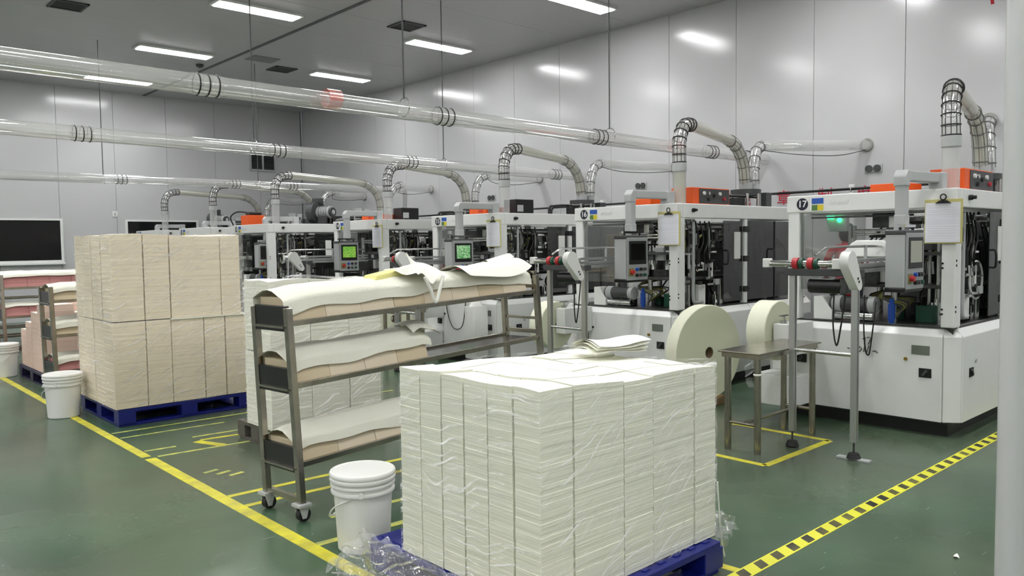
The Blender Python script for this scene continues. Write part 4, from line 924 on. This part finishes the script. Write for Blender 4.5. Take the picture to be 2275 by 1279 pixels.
# white stack behind the rack
pallet((2.61, 5.42, 0), .98, .6, pgrey, 'grey pallet under the white stack behind the rack')
S2 = stack('paper_stack', (2.60, 5.40, .15), None, [0,.2,.42], [(0,.56,[0,.33,.66,.95]),(.57,1.08,[0,.33,.66,.95])], pale, rnd, 'white wrapped paper stack right behind the steel rack', L=32, wamp=.016)
wrap(S2, .955, .42, .003, 1.07, rnd)
MB().grid(lambda u,v: (.02+.91*u, .02+.38*v, 1.085+.03*math.exp(-((u-.45)/.16)**2)+.012*math.sin(9*u+3*v)), 20, 14).build('top_film', film2, S2, fix=False)
# tall tan stack on blue pallet
pallet((2.04, 7.06, 0), 1.16, 1.10, pblue, 'blue plastic pallet under the tall tan stack')
S3 = stack('paper_stack', (2.02, 7.06, .15), None, [0,.27,.54,.81,1.04], [(0,.73,[0,.265,.475,.76,.955,1.16]),(.735,1.455,[0,.265,.48,.93,1.11])], tan, rnd, 'tall tan stack of wrapped paper blanks on the blue pallet, left', L=38, wamp=.008)
wrap(S3, 1.14, 1.04, .003, 1.46, rnd)
MB().box(.47, -.012, .722, 1.18, .3, .734).build('divider_sheet', pale, S3, smooth=False, fix=False)
MB().grid(lambda u,v: (1.10+.10*u*(.3+v), .0+.05*u+.5*(1-v)*.1, 1.44-1.0*v), 5, 16).build('loose_wrap', film2, S3, fix=False)
# far left stack with stepped top
pallet((2.06, 9.62, 0), 1.1, 1.2, pdark, 'dark navy pallet at the far left behind the white bucket')
S4 = stack('paper_stack', (2.08, 9.64, .15), None, [0,.3,.6,.88,1.12], [(0,.52,[0,.3,.62,.95])], pinkp, rnd, 'low pinkish stepped stack of paper at the far left', L=26, wamp=.004, steps=lambda i, j: (.22, .12, 0, -.1)[(i+j) % 4])
# ---- steel racks with covered paper rows
cloth = mat('offwhite_cloth', (232,230,216), .85, bump=.25, bscale=90, spec=.1); cloth2 = mat('white_rag', (238,237,228), .85, bump=.3, bscale=70, spec=.1)
pinkc = paper_mat('dusty_pink_blanks', (196,140,136), (172,116,114)); creamv = mat('beige_blanks', (222,208,184), .75, bump=.1, bscale=50, stretch=(60,1,1)); beige2 = mat('beige_blanks_shade', (206,190,160), .75, bump=.1, bscale=50, stretch=(60,1,1))
def rack(loc, rz, ln, lab, tiers, lean=.085, hh=1.16, rise=0.):
    """A-frame trolley: local x along the rack, y away from the viewer; tiers = trough floor heights"""
    t = empty('rack_trolley', loc, rz, lab, 'rack', 'steel rack trolleys'); dp = .34
    yf = lambda z: lean*z/1.1; yr = lambda z: dp+lean*.85*z/1.1
    for x in (0, ln):
        e = x*math.sin(R(rise))
        for fn in (yf, yr): MB().bar((x, fn(.10), .10), (x, fn(hh), hh+e*1.6), .038, .038).build('post', inox, t, smooth=False, bevel=.003)
        MB().bar((x, yf(.12), .115), (x, yr(.12), .115), .03, .03).build('foot_bar', inox, t, smooth=False, fix=False)
        for z in tiers:
            if x > 0 and rise:
                MB().bar((x, yf(z)+.01, z+e+.03), (x, yr(z)-.01, z+e+.03), .02, .03).build('end_bar', inox, t, smooth=False, bevel=.002); MB().bar((x, yf(z)+.01, z+e+.13), (x, yr(z)-.01, z+e+.13), .018, .02).build('end_bar', inox, t, smooth=False, bevel=.002); continue
            MB().box(x-.012, yf(z)+.01, z-.055+e, x+.012, yr(z)-.01, z+.085+e).build('end_plate', mat('dark_end_plate', (74,73,72), .3, .9), t, smooth=False, bevel=.003)
            MB().bar((x-.02, yf(z)+.01, z-.03+e), (x-.02, yr(z)-.01, z-.03+e), .02, .012).build('end_lip', inox, t, smooth=False, fix=False)
    e = ln*math.sin(R(rise))
    for z in tiers:
        MB().bar((0, yf(z), z-.01), (ln, yf(z), z-.01+e), .024, .03).build('front_rail', inox, t, smooth=False, bevel=.002); MB().bar((0, yr(z), z-.01), (ln, yr(z), z-.01+e), .024, .03).build('rear_rail', inox, t, smooth=False, bevel=.002)
        MB().bar((.01, (yf(z)+yr(z))/2, z-.016), (ln-.01, (yf(z)+yr(z))/2, z-.016+e), yr(z)-yf(z)-.024, .008).build('tray', mat('tray_steel', (120,118,112), .2, 1.), t, smooth=False, fix=False)
    for x in (.0, ln):
        for y in (yf(.1), yr(.1)):
            k = MB().box(x-.04, y-.04, .085, x+.04, y+.04, .10).prism([(x-.03,.085),(x+.03,.085),(x+.012,.02),(x-.012,.02)], 'y', y-.028, y-.022).prism([(x-.03,.085),(x+.03,.085),(x+.012,.02),(x-.012,.02)], 'y', y+.022, y+.028).build('caster_fork', gpl, t, smooth=False, fix=False)
            MB().cyl((x+.008, y-.018, .037), (x+.008, y+.018, .037), .037, 18).build('wheel', rubber, k)
    t['rise'] = rise
    return t
def blanks(rk, x0, x1, z, h, m, lab, n=10, d0=.02, lean=.085):
    t = empty('paper_row', rk.location, rk.rotation_euler.z, lab, 'paper row', 'rows of paper blanks on the racks'); t.rotation_euler.y = -R(rk['rise']); sh = z*math.sin(R(rk['rise'])); x0 += sh; x1 += sh; y = lean*z/1.1+d0; w = (x1-x0)/n
    for i in range(n):
        b = MB(); a = x0+i*w+.0012; c = x0+(i+1)*w-.0012; dy = random.uniform(-.002,.002)
        b.prism([(y+dy, z+.0), (y+.27, z), (y+.265+lean*h, z+h), (y+.03+lean*h*.7+dy, z+h)], 'x', a, c); b.build('bundle', m if i % 3 else (m if m is not creamv else beige2), t, smooth=False, bevel=.003)
def cover(rk, x0, x1, z, lab, drop=.05, drop2=.05, lean=.085, s=0., hump=0., endfold=0.):
    t = empty('cloth_cover', rk.location, rk.rotation_euler.z, lab, 'cloth', 'cloths laid over the paper rows'); t.rotation_euler.y = -R(rk['rise']); sh = z*math.sin(R(rk['rise'])); x0 += sh; x1 += sh
    y0 = lean*z/1.1+.034; wd = .275
    def fn(u, v):
        x = x0+(x1-x0)*u; q = v*3
        dr = drop*(1+.16*noise1(x*1.6, s)+.06*math.sin(13*x+s)); n_ = .0035*noise1(x*4+q*2, s)
        edge = min(1, u*14, (1-u)*14)
        if q < 1: yy = y0-.012-.003*math.sin(9*x+s)*(1-q)-.012*(1-q); zz = z+.012-dr*(1-q)
        elif q < 2: f = q-1; yy = y0+wd*f; zz = z+.016+(.03+hump)*math.sin(math.pi*f)+n_
        else: f = q-2; yy = y0+wd+.012+.006*math.sin(8*x); zz = z+.012-drop2*f*1.2
        return (x, yy, zz-(1-edge)*.02)
    MB().grid(fn, 90, 18).build('cloth_sheet', cloth, t, fix=False)
    if endfold:
        MB().grid(lambda u,v: (x1-.16+.26*u+.03*math.sin(3*v), y0-.03+.30*v+.02*u, z+.045+.035*math.sin(math.pi*v)+.03*math.sin(math.pi*u)-.05*u*u+.008*math.sin(9*u+4*v)), 14, 14).build('folded_end', cloth, t, fix=False)
    return t
RA = rack((2.04, 3.905, 0), R(6), 2.12, 'long stainless rack trolley with three covered tiers in the foreground', (1.085, .745, .315), rise=1.7)
blanks(RA, .014, 2.04, 1.078, .135, creamv, 'beige paper row on the top tier of the foreground rack', 8)
blanks(RA, .014, 1.02, .738, .13, creamv, 'beige paper row on the middle tier of the foreground rack', 4)
blanks(RA, .014, 1.1, .308, .12, creamv, 'beige paper row on the bottom tier of the foreground rack', 4)
cover(RA, -.012, 2.09, 1.215, 'off-white cloth over the top tier of the foreground rack', .075, s=1., hump=.012)
cover(RA, -.01, 1.05, .87, 'off-white cloth over the middle tier of the foreground rack', .065, s=2.2, hump=.02, endfold=1)
cover(RA, -.01, 1.15, .43, 'off-white cloth over the bottom tier of the foreground rack', .07, s=4.1, hump=.02)
def rl(x, y, z): return RA.matrix_basis @ Vector((x, y, z)) if False else Matrix.Translation(Vector((2.04,3.905,0))) @ Matrix.Rotation(R(6),4,'Z') @ Matrix.Rotation(-R(1.7),4,'Y') @ Vector((x+.03, y, z))
t = empty('cleaning_rag', rl(1.02, .17, 1.262), R(6), 'crumpled white rag knotted over the top tier cloth', 'rag')
MB().grid(lambda u,v: (-.13+.26*u+.02*math.sin(9*v), -.16+.34*v, .025+.05*math.sin(math.pi*u)*math.sin(math.pi*v)+.022*math.sin(11*u+7*v)*math.sin(6*v+2)-.16*max(0,.28-v)*(1.2-abs(2*u-1))), 26, 26).build('crumpled_cloth', cloth2, t, fix=False)
MB().grid(lambda u,v: (-.03+.10*u*(1-v), .0+.05*v+.02*u, .05+.11*v*(1-abs(2*u-1)*.3)+.01*math.sin(8*u)), 10, 12).build('peak_fold', cloth2, t, fix=False)
MB().tube(bez([(-.08,-.165,.0),(-.04,-.175,-.08),(0,-.178,-.16),(.04,-.175,-.08),(.08,-.165,.0)],6), .011, 8).build('hanging_loop', cloth2, t)
t = empty('cleaning_rag', rl(1.72, .10, 1.235), R(10), 'white cloth spread over the right end of the top tier', 'rag')
MB().grid(lambda u,v: (-.38+.72*u, -.055+.34*v, .01+.045*math.sin(math.pi*v)+.012*math.sin(6*u+5*v)+.035*u-.11*max(0,.22-v)*(math.sin(math.pi*u)**.6)*2.2), 30, 20).build('spread_cloth', cloth2, t, fix=False)
MB().grid(lambda u,v: (.05+.28*u, .10+.10*v, .06+.045*u+.03*math.sin(math.pi*v)), 10, 8).build('rolled_fold', cloth2, t, fix=False)
t = empty('foam_block', rl(.86, .22, 1.248), R(14), 'pale yellow foam block lying on the top tier cloth', 'foam block')
MB().prism([(-.16,.0),(.16,.005),(.155,.06),(.10,.065),(-.14,.035)], 'y', 0, .11).build('block', mat('pale_yellow_foam', (232,226,150), .8), t, smooth=False, bevel=.008)
RB = rack((2.0, 8.83, 0), R(3), 2.0, 'rack trolley at the far left with cream blanks, behind the tall tan stack', (.985, .64, .28), hh=1.12)
blanks(RB, .03, 1.9, .978, .12, creamv, 'cream paper row on the top tier of the far-left rack', 8); blanks(RB, .03, 1.9, .633, .12, creamv, 'cream paper row on the middle tier of the far-left rack', 8); blanks(RB, .03, 1.9, .273, .12, pinkc, 'pink paper row on the bottom tier of the far-left rack', 8)
for z, n_ in ((1.10,'top'),(.755,'middle'),(.395,'bottom')): cover(RB, .0, 1.95, z, 'white cloth on the %s tier of the far-left rack' % n_, .05, s=z*9, hump=.015)
RC = rack((2.06, 11.5, 0), R(3), 2.2, 'rack trolley with pink blanks at the left edge, beyond the cream one', (1.02, .66, .25), hh=1.18)
blanks(RC, .03, 2.1, 1.013, .16, pinkc, 'dusty pink paper row on the top tier of the left-edge rack', 8); blanks(RC, .03, 2.1, .653, .14, pinkc, 'dusty pink paper row on the middle tier of the left-edge rack', 8)
for z, n_ in ((1.175,'top'),(.795,'middle')): cover(RC, .0, 2.15, z, 'white cloth on the %s tier of the left-edge rack' % n_, .03, s=z*5)
RD = rack((1.7, 13.3, 0), R(2), 2.6, 'farthest rack trolley with bare steel rails below the dark window', (1.12, .72, .25), hh=1.3)
RE = rack((1.8, 14.8, 0), R(2), 2.9, 'empty rack trolley in front of the far wall', (1.14, .72, .25), hh=1.34)
cover(RD, .1, 1.2, 1.135, 'pale cloth on the farthest covered rack', .04, s=3.)
# ---- buckets
bk = empty('bucket'); bw = mat('white_bucket_plastic', (232,232,228), .35)
MB().lathe([(.122,0),(.128,.006),(.143,.283),(.156,.286),(.158,.292),(.156,.300),(.146,.303),(.146,.318),(.158,.321),(.160,.327),(.158,.334),(.147,.337),(.148,.356)],44).build('body', bw, bk)
MB().lathe([(.150,.344),(.161,.346),(.163,.352),(.162,.360),(.157,.364),(.162,.370),(.163,.380),(.158,.389),(.150,.391),(.145,.386),(.10,.388),(.0005,.388)],44).build('lid', bw, bk)
h = MB().tube(bez([(-.15,.02,.30),(-.155,-.05,.24),(-.13,-.12,.17),(-.09,-.15,.14),(-.02,-.165,.15),(.06,-.155,.18),(.12,-.11,.24),(.15,.02,.30)],6), .004, 6).build('handle', whiteb, bk)
MB().tube(bez([(-.135,-.11,.18),(-.10,-.145,.145),(-.06,-.158,.14)],5), .010, 8).build('grip', bw, h)
for s in (-1,1): MB().cyl((s*.146,.02,.30),(s*.162,.02,.30),.014,10).build('lug', bw, bk)
for i, (x, y, rz, l) in enumerate(((2.09,3.37,R(227),'white lidded bucket beside the nearest stack and the rack wheels'),(1.835,7.92,R(227),'white lidded bucket on the aisle line before the tall tan stack'),(1.93,10.95,R(-43),'white lidded bucket cut off by the left edge'))):
    o = bk if i == 0 else copy_tree(bk); o.location = (x, y, 0); o.rotation_euler.z = rz; tag(o, l, 'bucket', 'white plastic buckets')
# ---- person behind machine 17
def person(loc, rz):
    t = empty('person', loc, rz, 'person in a red jacket and dark teal cap seen through the nearest machine', 'person')
    V = [((0,0,.90),.13),((0,0,1.05),.125),((0,.02,1.22),.145),((0,.02,1.36),.12),((0,.03,1.42),.055),((0,.05,1.47),.055),
         ((.17,.02,1.36),.062),((.24,.04,1.12),.048),((.20,.22,.98),.038),((-.17,.02,1.36),.062),((-.25,.06,1.13),.048),((-.16,.26,1.02),.038),
         ((.09,0,.86),.085),((.10,.02,.48),.06),((.10,0,.08),.045),((.10,.12,.04),.035),((-.09,0,.86),.085),((-.10,.02,.48),.06),((-.10,0,.08),.045),((-.10,.12,.04),.035)]
    E = [(0,1),(1,2),(2,3),(3,4),(4,5),(3,6),(6,7),(7,8),(3,9),(9,10),(10,11),(0,12),(12,13),(13,14),(14,15),(0,16),(16,17),(17,18),(18,19)]
    me = bpy.data.meshes.new('body'); me.from_pydata([v for v,_ in V], E, [])
    o = obj('body', me, t); me.materials.append(mat('red_jacket', (168,24,44), .8, bump=.2, bscale=25)); 
    sk = o.modifiers.new('skin', 'SKIN'); sk.use_smooth_shade = True
    me.skin_vertices[0].data[0].use_root = True
    for i, (_, r) in enumerate(V): me.skin_vertices[0].data[i].radius = (r, r*.8)
    o.modifiers.new('sub', 'SUBSURF').levels = 2
    skin = mat('skin_tone', (150,104,84), .6)
    b = MB().ball((0,.06,1.545), (.072,.085,.105), 18, 12); b.ball((0,.145,1.535), (.012,.018,.02), 8, 6); b.ball((.072,.05,1.54), (.012,.02,.028), 8, 6); b.ball((-.072,.05,1.54), (.012,.02,.028), 8, 6)
    hd = b.build('head', skin, t)
    for s in (-.028,.028): MB().ball((s,.137,1.56), (.011,.006,.006), 8, 6).build('eye', black, hd)
    MB().bar((-.02,.143,1.497),(.02,.143,1.497),.004,.006).build('mouth', redp, hd)
    MB().ball((0,.04,1.55), (.079,.088,.10), 18, 10).build('hair', mat('dark_hair', (20,18,18), .7), t).location = (0,-.012,.0)
    MB().lathe([(.088,1.575),(.092,1.60),(.085,1.65),(.06,1.675),(.02,1.682)], 22, (0,.05,0)).build('cap', mat('teal_cap', (34,62,70), .8), t)
    MB().prism([(-.07,.12),(.07,.12),(.055,.19),(0,.21),(-.055,.19)], 'z', 1.585, 1.593).build('cap_peak', MATS['teal_cap'], t)
    for s in (-1, 1):
        tr = MB().tube([(s*.09,0,.92),(s*.095,.01,.7),(s*.10,.02,.48),(s*.10,.005,.10)], [.105,.09,.072,.06], 12).build('trouser_leg', mat('dark_trousers', (34,36,48), .8), t)
        MB().ball((s*.10,.07,.04), (.045,.12,.045), 10, 8).build('shoe', black, t)
        hx = .20 if s > 0 else -.16; hy = .26 if s > 0 else .30; hz = .97 if s > 0 else 1.01
        hn = MB().ball((hx,hy,hz), (.036,.045,.016), 12, 8).build('hand', skin, t)
        for k, (dx, L) in enumerate(((-.027,.060),(-.009,.072),(.009,.068),(.027,.052))):
            MB().tube([(hx+dx,hy+.03,hz),(hx+dx,hy+.03+L*.6,hz-.004),(hx+dx,hy+.03+L,hz-.018)], [.0085,.008,.006], 8).build('finger', skin, hn)
        MB().tube([(hx-s*.03,hy-.01,hz),(hx-s*.052,hy+.015,hz-.004),(hx-s*.055,hy+.04,hz-.012)], [.010,.009,.007], 8).build('thumb', skin, hn)
    return t
person((9.42, 4.27, 0), R(-50))
# ---- small things on the floor
t = empty('litter_scrap', (4.0, 1.28, .0), R(30), 'tiny scrap of white paper on the floor near the column', 'scrap'); MB().grid(lambda u,v: (-.03+.06*u, -.01+.02*v, .004+.008*math.sin(3*u+2*v)), 5, 3).build('paper', topw, t, fix=False)
